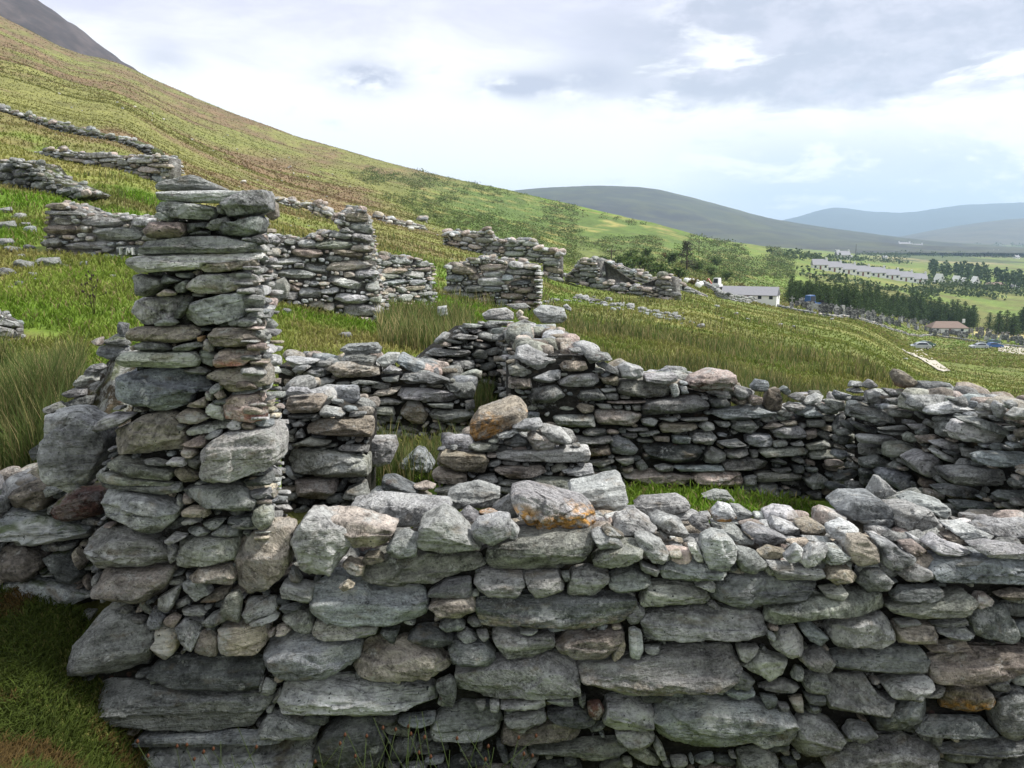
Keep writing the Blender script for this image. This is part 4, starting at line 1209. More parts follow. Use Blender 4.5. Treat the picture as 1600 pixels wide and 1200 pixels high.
# collapsed rubble behind the left foot of the gable
pc=[]; MC=np.array([-2.12,4.95,-1.60]); vv,ff=ico(5); mv=vv.copy(); k=1+fbm(vv*2.2,4,41)*.35
mv=mv*np.array([.66,.75,.95])*k[:,None]; mv[:,0]+=np.where(mv[:,2]>0,mv[:,2]*.22,0); mv=mv+MC
core=Acc(); core.add(mv,ff,(.05,.04,.025),mv)
for code,P in parse(SLOPE):  # topmost dark outline is the shadow behind, built as a dark stone
    c=P.mean(0); d=ray(*c); hit=None
    Ys=np.linspace(4.0,6.2,120); Q=d[None]*(Ys/d[1])[:,None]; dd=np.linalg.norm((Q-MC)/np.array([.62,.75,.95]),axis=1); Yc=float(Ys[dd.argmin()])
    pc.append((1,make_stone(Flat(Yc-.12),P,code,0,rng=R)))
for _ in range(70):
    q=mv[R.integers(len(mv))]
    if q[2]>MC[2]+.05: w=R.uniform(.08,.24); pc.append((w*w,blob(q,w,w*.55,w*.7,R.uniform(-3,3),FAR[R.integers(len(FAR))],R,3,R.normal(0,.3))))
near_wall('rubble_heap','earthy rubble heap with rounded stones behind the left foot of the gable','rubble',pc,core,(-1.95,5.0,-1.7),40,M_STONE_MOSS)
FOOT.append((np.array([-2.2,4.7]),np.array([-1.8,5.3]),.55))
# low wall running on to the left of the gable
fT=Flat(3.8)
pc=trace(fT,TAIL,R); pc+=filler(fT,[(-100,790),(0,775),(150,775),(150,880),(130,940),(60,970),(-100,980)],polys(TAIL),SMALL,R,.07)
core=Acc(); core_piece(core,fT,[(-110,800),(0,800),(160,790),(170,950),(60,975),(-110,990)],.14,.6,R,.98)
top_scatter(pc,fT,[(-100,790),(0,785),(60,775)],.15,.6,26,(.12,.3),R)
near_wall('stone_wall','low mossy wall stub left of the gable with a maroon boulder on it','wall',pc,core,(-2.1,3.9,-1.7),40,M_STONE_MOSS)
FOOT.append((np.array([-3.0,4.2]),np.array([-1.6,4.2]),.36))
# front wall
fF=Flat(3.5)
TL=[(440,905),(560,905),(700,890),(760,858),(930,838),(1000,866),(1150,890),(1290,886),(1400,892),(1480,884),(1620,880),(1760,880)]
def Ytop(P):
    x=P[:,0].mean(); yb=P[:,1].max(); t=np.interp(x,[a for a,_ in TL],[b for _,b in TL]); z=at(x,t,3.5)[2]
    d=ray(x,min(yb,t)); Y=d[1]*z/d[2]
    return float(np.clip(Y+.0,3.5,4.2))
pc=trace(fF,FRONT,R)
pc+=trace(None,FRONT_TOP,R,Yof=Ytop,jit=.01)
fout=[(104,1050),(130,985),(240,990),(360,930),(440,890),(480,912)]+TL[1:]+[(1760,1262),(200,1262),(100,1190)]
pc+=filler(fF,fout,polys(FRONT)+[p for p in loosep],[(60,22,200)]+SMALL,R,.06)
core=Acc()
for a,b in zip(TL[:-1],TL[1:]):
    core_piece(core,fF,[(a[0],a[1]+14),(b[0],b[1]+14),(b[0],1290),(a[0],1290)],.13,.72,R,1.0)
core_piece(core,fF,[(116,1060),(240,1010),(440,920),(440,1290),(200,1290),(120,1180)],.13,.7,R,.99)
top_scatter(pc,fF,[(930,850),(1000,876),(1150,900),(1290,896),(1400,900),(1480,895),(1620,890),(1760,890)],.1,.72,330,(.05,.16),R,0.0,codes=['l','l','g','c','w','k','p','l'])
top_scatter(pc,fF,[(440,915),(560,910),(700,895),(900,850)],.2,.75,60,(.08,.25),R,-.02)
near_wall('stone_wall','broad dry stone front wall of grey slabs across the bottom of the picture','wall',pc,core,(.6,3.85,-2.1))
FOOT.append((np.array([-1.3,3.92]),np.array([3.0,3.92]),.44))
# long wall on the far side of the room
fL=Face((800,6.35),(1340,6.55))
lout=[(796,560),(830,545),(880,560),(935,575),(1010,590),(1050,590),(1150,600),(1190,640),(1215,650),(1250,640),(1300,625),(1345,640),(1345,790),(980,772),(900,775),(820,760),(796,680)]
pc=trace(fL,LONG,R,.015)
pc+=filler(fL,lout,polys(LONG)+[loosep[29]],SMALL,R,.05)
core=Acc()
for q in ([(800,575),(1000,605),(1000,790),(800,790)],[(1000,605),(1150,625),(1150,800),(1000,790)],[(1150,650),(1215,665),(1215,805),(1150,800)],[(1215,665),(1350,650),(1350,810),(1215,805)]): core_piece(core,fL,q,.12,.6,R,1.0)
top_scatter(pc,fL,[(830,560),(960,590),(1060,600),(1160,610),(1210,650),(1340,632)],.1,.6,110,(.08,.22),R,.0)
near_wall('stone_wall','long far wall of the roofless room with a flat topped block on its crest','wall',pc,core,(1.1,6.6,-1.9))
FOOT.append((np.array([-.05,6.68]),np.array([2.7,6.85]),.36))
# right hand end wall
fR=Face((1312,6.5),(1640,4.5))
pc=trace(None,SIDE,R,.015,Yof=lambda P: float(fR.hit(*P.mean(0))[1]))
rout=[(1300,625),(1330,605),(1380,600),(1440,622),(1500,620),(1530,640),(1600,632),(1640,640),(1640,840),(1500,830),(1420,800),(1300,790)]
pc+=filler(fR,rout,polys(SIDE)+loosep[18:20],SMALL,R,.05,flat=True)
core=Acc()
for q in ([(1312,640),(1420,650),(1420,830),(1312,810)],[(1420,650),(1530,665),(1530,880),(1420,830)],[(1530,665),(1640,665),(1640,930),(1530,880)]): core_piece(core,fR,q,.12,.6,R,1.0)
top_scatter(pc,fR,[(1312,630),(1380,612),(1440,625),(1500,640),(1640,645)],.05,.6,90,(.08,.24),R,.0)
near_wall('stone_wall','right hand end wall of the room with a whitish rough boulder in it','wall',pc,core,(2.7,5.5,-1.9))
FOOT.append((np.array([2.55,6.6]),np.array([3.0,4.2]),.4))
# inner cross wall: pier right of the doorway and pier left of it
fB=Flat(5.0)
pc=trace(fB,PIER_R,R,.03); pc+=filler(fB,[(680,700),(780,690),(880,690),(925,705),(930,780),(820,785),(680,782)],polys(PIER_R)+[loosep[20]],SMALL,R,.05)
core=Acc(); core_piece(core,fB,[(690,712),(915,712),(922,800),(684,800)],.1,.5,R,.97)
top_scatter(pc,fB,[(700,712),(800,705),(900,708)],.1,.5,24,(.1,.25),R)
near_wall('inner_pier','tumbled inner pier of brown and pale slabs right of the grassy doorway','pier',pc,core,(0,5.2,-1.7))
FOOT.append((np.array([-.42,5.25]),np.array([.45,5.25]),.3))
fA=Flat(4.9)
pc=trace(fA,PIER_L,R,.02); pc+=filler(fA,[(436,615),(500,615),(575,655),(574,790),(540,810),(436,815)],polys(PIER_L),SMALL,R,.06)
core=Acc(); core_piece(core,fA,[(430,625),(495,625),(570,665),(568,800),(430,815)],.12,.5,R,.98)
top_scatter(pc,fA,[(440,618),(500,625),(570,660)],.1,.5,12,(.1,.25),R)
near_wall('inner_pier','brown squared inner pier behind the gable stump, left of the doorway','pier',pc,core,(-1,5.1,-1.5))
FOOT.append((np.array([-1.4,5.15]),np.array([-.78,5.15]),.3))
pc=trace(Flat(4.75),SILL,R)
near_wall('door_sill','heap of flat fallen stones across the foot of the inner doorway','rubble',pc,Acc(),(-.6,4.8,-1.5))
# cross wall behind
fC=Flat(7.0)
pc=trace(fC,CROSS,R,.02); cout=[(436,562),(500,562),(590,575),(620,590),(700,590),(742,605),(742,680),(700,700),(436,700)]
pc+=filler(fC,cout,polys(CROSS),SMALL,R,.05,codes=['g','l','g','k','t','d','e'])
core=Acc(); core_piece(core,fC,[(430,575),(590,590),(735,608),(735,705),(430,710)],.1,.55,R,1.0)
top_scatter(pc,fC,[(440,570),(590,575),(730,602)],.1,.5,40,(.1,.3),R)
near_wall('stone_wall','middle cross wall with grass at its foot and loose slabs stacked on top','wall',pc,core,(-1,7.2,-1.6))
FOOT.append((np.array([-2,7.3]),np.array([-.28,7.3]),.3))
# shaded corner wall and the spur with a pale flat top
fK=Face((650,8.6),(775,8.9))
pc=trace(fK,CORNER,R,.02); pc+=filler(fK,[(655,566),(684,540),(728,506),(790,500),(790,610),(700,612),(656,580)],polys(CORNER),SMALL,R,.04,codes=['d','g','d','k'])
core=Acc(); core_piece(core,fK,[(660,575),(690,550),(735,515),(790,508),(790,620),(660,610)],.1,.5,R,.97)
near_wall('stone_wall','dark stepped corner wall sloping up behind the middle cross wall','wall',pc,core,(-.5,9,-1.5))
FOOT.append((np.array([-1,8.95]),np.array([-.1,9.1]),.3))
fP=Face((799,6.42),(770,9.2))
def Yspur(P): return float(np.interp(P[:,1].mean(),[486,500,520,545],[9.2,8.8,8.0,6.9]))
pc=trace(None,SPUR,R,Yof=Yspur)
pc+=filler(fP,[(798,556),(786,540),(770,520),(766,560),(765,620),(780,640),(798,650)],[],[(9,8,80),(7,7,200),(5,5,300),(4,4,300)],R,.02,codes=['d','g','l','k'])
core=Acc(); core_piece(core,fP,[(799,556),(770,512),(768,640),(799,672)],.06,.62,R,1.0)
top_scatter(pc,fP,[(797,548),(785,528),(772,508)],.1,.6,40,(.12,.34),R)
near_wall('stone_wall','spur wall with a pale broad flat top leading away from the room','wall',pc,core,(.1,7.8,-1.4))
FOOT.append((np.array([.3,6.4]),np.array([.1,9.4]),.36))
# loose stones
for lab,Y,txt in LOOSE:
    code,P=parse(txt)[0]; f=Flat(Y); m=float(np.ptp(P,axis=0).max())
    v,fc,t,rp=make_stone(f,P,code,0,rng=R,lvl=6 if m>110 else 5 if m>45 else 4,bev=.25 if 'peaked' in lab or 'triang' in lab or 'pointed' in lab else .55); c=v.mean(0)
    o=link('loose_stone', mk('loose_stone',v-c,fc,np.zeros((0,4),int),t,rp), M_STONE, None, c); tag(o,lab,'stone','loose stones lying on the walls' if 'grass' not in lab and 'rushes' not in lab else None)
# ------------------------------------------------------------------ ruins further off
def far_wall(label, outline, a, b, course, thick, taken=(), end=None, sizes=((14,7,80),(8,5,200),(5,3.5,300)), name='ruined_wall', codes=FAR, lvl=None, mat=None, ragged=12, lift=True, seed=0, ct=(.15,.145,.135), fix=True):
    rng=np.random.default_rng(100+seed+int(outline[0][0]*3+outline[0][1]))
    O=np.array(outline,float); ratio=1
    def base_y(px):
        px=np.clip(px,O[:,0].min()+1,O[:,0].max()-1); ys=[]
        for (x0,y0),(x1,y1) in zip(O,np.roll(O,-1,0)):
            if (x0-px)*(x1-px)<=0 and x0!=x1: ys.append(y0+(y1-y0)*(px-x0)/(x1-x0))
        return max(ys)
    def yfit(q):
        Y=yr(q[0],q[1]); y=np.mean([base_y(q[0]+d) for d in (-6,0,6)])
        return float(np.clip(ground(q[0],y-2,6)[1],Y*.75,Y*1.6))
    ya,yb=yr(a[0],a[1]),yr(b[0],b[1]); rr=math.sqrt(yfit(a)*yfit(b)/(ya*yb)); ya*=rr; yb*=rr; a=(a[0],ya); b=(b[0],yb); ang=0
    if course:
        h0,h1,ang=course; course=None; sizes=((h1*4,h1*1.1,40),(h1*2.6,h1*1.0,120),(h1*1.7,h1*.85,300),(h0*1.5,h0*.85,600),(h0*.9,h0*.6,900),(h0*.6,h0*.45,700))
    f=Face(a,b); acc=Acc(); base=f.hit(*np.mean(np.array(outline,float),0))
    for code,P in pack(outline, taken, sizes, rng, codes, None, .88, ang, .10 if ang is not None else .2):
        m=np.ptp(P,axis=0).max(); v,fc,t,rp=make_stone(f,P,code,rng.uniform(-.02,.04)*base[1]/12,lvl=lvl or (4 if m>26 else 3 if m>7 else 2),rng=rng); acc.add(v,fc,t,rp)
    core_piece(acc,f,outline,.05*base[1]/12+.08,thick,rng,1.0,ct)
    pcs=[]; o=np.array(outline,float); top=[tuple(p) for p in o[:ragged]] if ragged else None
    if top and len(top)>1:
        s=base[1]/F; top_scatter(pcs,f,top,.05,thick,int(len(top)*5),(8*s,20*s),rng,0,2 if base[1]>20 else 3)
        for _,(v,fc,t,rp) in pcs: acc.add(v,fc,t,rp)
    e=empty(name,base,label,'ruin','ruined walls up the slope')
    link('wall_face',acc.mesh('wall_face',base),mat or M_STONE,e)
    if end:
        eo=end[0]; r0=(ya+yb)/(2*yr(outline[0][0],(end[1][1]))); ea=(end[1][0],yb*.995 if end[1][0]>a[0]+5 else ya*.995); eb=(end[2][0],ea[1]*end[2][1]/end[1][1]); fe=Face(ea,eb); ac=Acc()
        for code,P in pack(eo,[],((7,8,80),(6,5,250),(4,4,400),(3,3,400)),rng,['l','l','k','g','c','p','l'],None,.85):  # end faces get paler stones in place of light from the right
            v,fc,t,rp=make_stone(fe,P,code,rng.uniform(-.03,.03),lvl=3,rng=rng); ac.add(v,fc,t,rp)
        if ac.n: link('end_face',ac.mesh('end_face',base),mat or M_STONE,e)
    A=f.hit(*a[:1],600) if False else f.hit(outline[0][0],600); 
    xs=[p[0] for p in outline]; i0=f.hit(min(xs),500); i1=f.hit(max(xs),500)
    FOOT.append((i0[:2]-f.n[:2]*thick/2,i1[:2]-f.n[:2]*thick/2,thick/2+.05))
    return e,f,base
far_wall('roofless gable house wall with a tall peaked corner on the green slope',[(396,372),(425,368),(470,372),(503,366),(506,362),(538,362),(540,352),(530,345),(534,334),(548,327),(572,327),(582,345),(588,400),(594,470),(590,518),(560,502),(520,490),(470,478),(396,470)],(396,12.8),(590,13.2),(9,15,.04),.7,
   end=([(572,328),(582,342),(594,400),(604,440),(610,480),(606,512),(592,520),(588,470),(582,400)],(574,13.0),(610,14.6)),ragged=11)
far_wall('short ruined wall left of the narrow far doorway',[(597,398),(625,398),(650,404),(682,412),(684,480),(664,482),(664,492),(640,492),(636,478),(597,478)],(597,17.5),(684,18.5),(6,10,.04),.7,ragged=4)
far_wall('straight ruined wall right of the narrow far doorway',[(697,416),(726,412),(738,404),(765,403),(800,408),(842,413),(845,480),(810,492),(750,490),(698,488)],(697,18.5),(845,18.5),(6,11,.0),.7,end=([(843,412),(848,418),(848,480),(845,482)],(844,18.5),(849,19.4)),ragged=6)
far_wall('ruined house wall behind the straight one, with a low hump in its middle',[(690,366),(735,364),(760,358),(770,372),(812,378),(832,374),(838,386),(860,392),(874,396),(874,442),(846,440),(845,412),(768,400),(690,384)],(690,40),(874,38),(4,7,.1),.8,ragged=9,lvl=2)
far_wall('long low ruin with a square stub at each end, lowest on the slope',[(878,432),(892,422),(905,406),(930,408),(934,440),(985,446),(1026,450),(1030,430),(1046,434),(1050,474),(1000,470),(942,456),(905,446),(880,440)],(878,37),(1050,36),(4,7,.1),.8,ragged=9,lvl=2)
far_wall('low back wall of the ruin with square stubs',[(935,404),(960,414),(1022,438),(1024,450),(960,432),(934,420)],(935,45),(1024,44),(2.6,4,.3),.8,ragged=3,lvl=2)
far_wall('crumbled wall patch right of the gable top, left one of two',[(424,311),(450,311),(472,321),(462,328),(430,325)],(424,32),(472,32),(4,5,.2),.8,ragged=3,lvl=2)
far_wall('crumbled sloping wall patch next to the peaked house corner',[(474,320),(496,317),(526,340),(522,347),(490,338)],(474,28),(526,28),(4,6,.5),.8,ragged=3,lvl=2)
far_wall('long upper field wall of coursed stones below the hillside',[(50,236),(75,233),(120,237),(200,243),(240,241),(258,247),(258,292),(240,290),(214,279),(160,264),(100,250),(60,243)],(50,25),(258,23),(5,8,.12),.8,ragged=6,end=([(256,246),(286,251),(288,272),(260,290)],(257,23),(288,26)))
far_wall('dark tumbled bank wall across the upper left slope',[(-40,160),(0,169),(30,178),(60,186),(100,196),(150,208),(190,216),(230,232),(238,244),(190,238),(140,226),(90,210),(40,194),(-40,178)],(-40,36),(238,31),None,1.0,ragged=8,lvl=2,sizes=((10,5,90),(7,4,160),(4,3,200)),mat=M_STONE_MOSS,codes=['d','d','d'],ct=(.06,.07,.02))
far_wall('dark rough wall at the left edge above the scattered rocks',[(-40,246),(0,252),(22,251),(46,255),(62,276),(100,291),(128,303),(116,312),(75,306),(40,296),(-40,292)],(-40,15.5),(128,14.5),None,.9,ragged=7,sizes=((24,13,60),(16,9,200),(10,6,300),(6,4,400)),mat=M_STONE_MOSS,codes=['d','g','d','d'],ct=(.04,.04,.02))
e,f,b=far_wall('wall with chalked capital letters on a dark stone, half hidden by the gable',[(72,316),(95,318),(126,331),(160,336),(250,336),(250,412),(200,414),(120,412),(62,406),(66,350)],(62,10.6),(250,10.4),(10,17,.0),.8,ragged=5,
   taken=[[(177,383),(216,383),(216,401),(177,401)],[(64,393),(116,393),(118,412),(62,412)],[(66,352),(118,352),(118,368),(66,368)],[(70,328),(126,328),(126,336),(70,336)]])
for code,P in parse('d 177,384 214,383 216,400 179,401\np 62,396 72,392 114,394 118,408 100,412 64,410\nk 66,356 82,351 112,353 118,364 104,368 68,366\ng 70,329 124,331 126,336 70,335'):
    v,fc,t,rp=make_stone(f,P,code,-.02,rng=R,lvl=4); c=v.mean(0); link('stone',mk('stone',v-c,fc,np.zeros((0,4),int),t,rp),M_STONE,e,c-b)
M_CHALK=flat_material('chalk',(.62,.62,.6),.95,.25,40)
lt=Acc()
for (x0,y0,x1,y1) in ((186,387.5,196,387),(190.5,387,191,398),(201,398,202,387),(202,387,205.5,395),(205.5,395,209,387),(209,387,210,398)):
    A=np.array(f.to2(x0,y0)); B=np.array(f.to2(x1,y1)); d=(B-A)/np.linalg.norm(B-A); nn=np.array([-d[1],d[0]])*.0065
    q=np.array([[*(A-nn),.075],[*(B-nn),.075],[*(B+nn),.075],[*(A+nn),.075],[*(A-nn),-.03],[*(B-nn),-.03],[*(B+nn),-.03],[*(A+nn),-.03]])
    lt.add(f.to3(q),[[0,1,2,3],[0,4,5,1],[1,5,6,2],[2,6,7,3],[3,7,4,0]],(.6,.6,.58))
link('chalk_lettering',lt.mesh('chalk_lettering',b,False),M_CHALK,e)
far_wall('small stone stub at the left edge in the tall grass',[(-40,486),(0,491),(38,511),(38,532),(0,545),(-40,545)],(-40,7.8),(38,8.0),(9,14,.2),.6,ragged=3)
for i,(lab,ol,Y) in enumerate((('tiny ruined corner far up the slope, above the sheep',[(655,345),(663,340),(668,348),(664,352),(655,352)],90),
   ('broken grey wall with a single stub high on the slope',[(692,366),(730,362),(764,360),(768,380),(740,386),(700,378)],60),
   ('low broken rubble line right of the peaked house corner',[(588,336),(625,344),(662,352),(668,360),(622,354),(588,346)],45),
   ('crumbled wall with a notch behind the straight ruined wall',[(772,374),(800,378),(812,370),(836,376),(842,388),(802,392),(772,388)],52),
   ('faint broken wall far up by the edge of the scrub',[(700,372),(716,358),(726,366),(762,372),(762,382),(702,382)],85),
   ('low grey wall running down beyond the long low ruin',[(1030,436),(1062,446),(1096,462),(1094,470),(1058,456),(1030,448)],62),
   ('low rubble wall line below the ruins, between rushes',[(880,470),(912,466),(930,470),(915,474),(884,476)],27))):
    far_wall(lab,ol,(ol[0][0],Y),(ol[2][0]+5,Y),(3.5,5,.1),.8,ragged=2,lvl=2,seed=i)
# ------------------------------------------------------------------ loose rocks on the slopes
rock_v=[]
for k in range(5):
    r=np.random.default_rng(300+k); a=Acc(); v,fc,t,rp=blob((0,0,.22),1,.62,.8,0,['l','g','l','w','b'][k],r,4 if k<3 else 3); a.add(v,fc,t,rp); rock_v.append(a.mesh('rock'))
for m in rock_v: m.materials.append(M_STONE)
def rock(px,py,wpx,label,group,k=None,y0=4.5):
    g=ground(px,py,y0); s=wpx/F*g[1]; o=bpy.data.objects.new('rock',rock_v[int(R.integers(5)) if k is None else k]); COL.objects.link(o)
    o.location=(g[0],g[1],g[2]-.05*s); o.scale=(s,s*R.uniform(.7,1.1),s*R.uniform(.6,1.1)); o.rotation_euler=(0,R.uniform(-.2,.2),R.uniform(-.8,.8)); tag(o,label,'rock',group); return o
for x,y,w in ((8,340,26),(30,352,24),(12,366,30),(38,362,20),(46,372,22),(4,395,34),(18,402,26),(34,412,18),(66,385,8),(10,440,26),(36,428,30),(56,424,22),(52,440,14),(14,458,12),(30,455,14),(56,448,10),(84,372,12),(60,300,7),(160,348,10),(164,372,18),(148,364,8),(196,372,12),(212,374,10),(224,378,9),(172,386,8)):
    rock(x,y-8,w,'pale rock lying in the short grass left of the gable stump','rocks in the grass on the left')
for x,y,w in ((76,420,40),(98,424,18),(132,420,13),(176,438,15),(44,392,20)):
    rock(x,y-4,w,'flat pale rock in front of the wall with the chalked letters','rocks below the chalked wall')
for x,y,w in ((446,490,18),(470,488,8),(452,478,8),(540,530,22),(620,498,9),(600,520,12),(672,486,22)):
    rock(x,y,w,'flat stone sunk in the lawn near the roofless gable house','stones sunk in the lawn')
# tumbled lines of stones right of the spur
for k in range(70):
    t=R.random(); x=940+t*125+R.normal(0,4); y=474+t*26+R.normal(0,3.5)
    rock(x,y,R.uniform(5,13),'small rock in the tumbled line of stones below the long low ruin','tumbled line of stones',y0=12)
for k in range(30):
    x=R.uniform(850,930); rock(x,470+R.normal(0,3)-(x-880)*.08,R.uniform(4,9),'small rock in the short row above the rushes','short row of stones',y0=12)
for k in range(75):
    if k<50: x=R.uniform(60,560); y=R.uniform(max(150,x*.38+70),x*.30+225)
    else: x=R.uniform(580,760); y=R.uniform(340,400)+(x-580)*.12
    rock(x,y,R.uniform(2.0,4.6),'tiny pale rock dotted about the open hillside','pale rocks on the hillside',3,y0=15)
for x,y,w in ((1120,480,9),(1128,498,7),(1150,492,8),(1168,500,7),(1220,508,8),(1240,512,6),(1300,500,6),(1145,470,7),(1195,620,9),(1415,562,8),(1095,512,14),(1080,505,10)):
    rock(x,y,w,'grey rock in the rough pasture right of the ruins','rocks in the rough pasture',y0=9)
# ------------------------------------------------------------------ sheep
M_WOOL=tint_material('wool',.95,.2,30,bump=.03)
def tube(acc,pts,rad,n,tint):
    pts=np.array(pts,float); ring=[]
    for i,p in enumerate(pts):
        d=pts[min(i+1,len(pts)-1)]-pts[max(i-1,0)]; d/=np.linalg.norm(d); up=np.array([0,0,1.]) if abs(d[2])<.9 else np.array([1.,0,0])
        a=np.cross(d,up); a/=np.linalg.norm(a); b=np.cross(a,d); th=np.arange(n)/n*2*math.pi
        ring.append(p+rad[i]*(np.cos(th)[:,None]*a+np.sin(th)[:,None]*b))
    v=np.concatenate(ring+[pts[:1],pts[-1:]]); q=[]; m=len(pts)
    for i in range(m-1):
        for j in range(n): q.append([i*n+j,i*n+(j+1)%n,(i+1)*n+(j+1)%n,(i+1)*n+j])
    acc.add(v,q,tint); k0=acc.n-len(v)
    acc.f3.append(np.array([[k0+m*n,k0+(j+1)%n,k0+j] for j in range(n)]+[[k0+m*n+1,k0+(m-1)*n+j,k0+(m-1)*n+(j+1)%n] for j in range(n)]))
def sheep_mesh(graze):
    a=Acc(); W_=(.62,.60,.54); D_=(.16,.14,.12)
    tube(a,[(-.55,0,.62),(-.5,0,.66),(-.35,0,.68),(-.05,0,.66),(.25,0,.68),(.42,0,.70),(.5,0,.72)],[.06,.2,.28,.31,.29,.21,.08],12,W_)
    hp=[(.40,0,.72),(.55,0,.70),(.66,0,.45),(.76,0,.28),(.82,0,.2)] if graze else [(.40,0,.74),(.54,0,.88),(.62,0,.98),(.76,0,.95),(.86,0,.90)]
    tube(a,hp,[.16,.13,.11,.085,.045],10,(.5,.48,.43))
    h=hp[2]
    for s in (-1,1): tube(a,[(h[0],s*.08,h[2]+.04),(h[0]-.02,s*.17,h[2]+.05),(h[0]-.03,s*.22,h[2]+.01)],[.03,.035,.01],6,W_)
    for x in (-.38,.30):
        for s in (-1,1):
            k=-.05 if x<0 else .02
            tube(a,[(x,s*.14,.55),(x+k*-.5,s*.14,.40),(x+k,s*.14,.27),(x,s*.14,.06),(x+.03,s*.14,0)],[.10,.075,.045,.035,.04],7,D_)
    tube(a,[(-.54,0,.68),(-.62,0,.58),(-.62,0,.45)],[.05,.05,.03],7,W_)
    me=a.mesh('sheep'); return me
sm=[sheep_mesh(True),sheep_mesh(False)]
for m in sm: m.materials.append(M_WOOL)
for x,y,rz,k,lab in ((609,353,2.8,0,'sheep grazing furthest left above the small wall stubs'),(640,353,.2,0,'white sheep standing side on in the middle of the three by the bank'),(643,363,.1,1,'cream sheep lowest of the three by the bank'),(381,289,2.9,0,'sheep on the hill just right of the gable capstone')):
    g=ground(x,y,12); o=bpy.data.objects.new('sheep',sm[k]); COL.objects.link(o); o.location=g; o.rotation_euler=(0,0,rz); s=12/F*g[1]/1.4 if x>500 else 10/F*g[1]/1.4; o.scale=(s,)*3; tag(o,lab,'sheep','sheep on the hillside')
for k in range(9):
    x=R.uniform(70,480); y=R.uniform(.42*x+70,.33*x+130); g=ground(x,y,30); o=bpy.data.objects.new('sheep',sm[k%2]); COL.objects.link(o); o.location=g; o.rotation_euler=(0,0,R.uniform(0,6)); o.scale=(4.5/F*g[1]/1.4,)*3; tag(o,'tiny white sheep grazing high on the brown hillside','sheep','sheep far up the hill')
# ------------------------------------------------------------------ trees and bushes
M_BARK=flat_material('bark',(.07,.055,.04),.95,.3,9)
def leaf_cloud(acc,rng,C,Rr,n,size,tints,flat=1.0):
    d=rng.normal(0,1,(n,3)); d/=np.linalg.norm(d,axis=1)[:,None]; r=rng.random(n)**.45
    c=C+d*r[:,None]*Rr; a=rng.normal(0,1,(n,3)); a/=np.linalg.norm(a,axis=1)[:,None]; b=np.cross(a,rng.normal(0,1,(n,3))); b/=np.linalg.norm(b,axis=1)[:,None]
    s=size*rng.uniform(.6,1.3,n)[:,None]; v=np.stack([c-a*s,c+b*s*.7,c+a*s,c-b*s*.7],1).reshape(-1,3)
    t=np.array(tints)[rng.integers(len(tints),size=n)]*rng.uniform(.7,1.25,(n,1)); t=np.repeat(t,4,0)
    acc.add(v,np.arange(n*4).reshape(-1,4),t)
def conifer(seed):
    rng=np.random.default_rng(seed); H=1.0; cr=Acc(); tr=Acc()
    tube(tr,[(0,0,-.05),(0,0,.3),(.01,0,.7),(0,0,.97)],[.028,.022,.012,.003],7,(.07,.055,.04))
    T=[(.05,.085,.025),(.06,.10,.03),(.035,.06,.022),(.075,.115,.035)]
    for z in np.linspace(.10,.97,15):
        rad=.36*(1-z)**.55*(1-.35*max(0,.3-z)/.3)+.02; nb=int(5+rad*22)
        for k in range(nb):
            th=rng.uniform(0,6.28); L=rad*rng.uniform(.65,1.15); n=int(6+L*46)
            t=rng.random(n); c=np.stack([np.cos(th)*L*t,np.sin(th)*L*t,z-.10*L*t+rng.normal(0,.012,n)],1)
            c[:,:2]+=rng.normal(0,.018,(n,2)); a=rng.normal(0,1,(n,3)); a/=np.linalg.norm(a,axis=1)[:,None]; b=np.cross(a,rng.normal(0,1,(n,3))); b/=np.linalg.norm(b,axis=1)[:,None]
            s=.020*rng.uniform(.6,1.4,(n,1)); v=np.stack([c-a*s,c+b*s*.6,c+a*s,c-b*s*.6],1).reshape(-1,3)
            tt=np.repeat(np.array(T)[rng.integers(4,size=n)]*rng.uniform(.7,1.3,(n,1)),4,0); cr.add(v,np.arange(n*4).reshape(-1,4),tt)
    return tr.mesh('trunk'),cr.mesh('crown',smooth=False)
def place_tree(meshes,px,py,hpx,label,group,cat='tree',name='conifer_tree',y0=60,pos=None):
    g=ground(px,py,y0) if pos is None else pos; s=hpx/F*g[1]
    e=empty(name,(g[0],g[1],g[2]),label,cat,group,rz=R.uniform(0,6.28)); w=s*R.uniform(.9,1.35); e.scale=(w,w,s)
    link('trunk',meshes[0],M_BARK,e); link('crown',meshes[1],M_LEAF,e); return e
CON=[conifer(500+k) for k in range(4)]
for k in range(130):
    t=(k+R.uniform(-.8,.8))/130; x=1234+t*290; row=k%3
    y=474+t*40-row*4+R.normal(0,1); place_tree(CON[k%4],x,y,(35 if t<.75 else 30)*R.uniform(.7,1.15),'dark conifer in the shelter belt behind the graveyard','conifer shelter belt',y0=120)
for k in range(16):
    x=R.uniform(1542,1640); place_tree(CON[k%4],x,520+R.uniform(-6,4)+(x-1540)*.05,R.uniform(24,40),'dark conifer in the clump at the right edge beyond the car park','conifer clump at the right edge',y0=150)
wood=Acc()
for k in range(150):
    t=R.random(); x=1452+t*170; y=432+t*22+R.uniform(-12,4); g=ground(x,y,350); hgt=R.uniform(14,24)/F*g[1]
    for z in range(3): leaf_cloud(wood,R,g+np.array([0,0,hgt*(.3+.25*z)]),np.array([.26,.26,.2])*hgt*(1.15-.28*z),16,hgt*.09,[(.045,.08,.028),(.055,.09,.03),(.035,.06,.022)])
tag(link('woodland',wood.mesh('woodland',smooth=False),M_LEAF),kind='stuff')
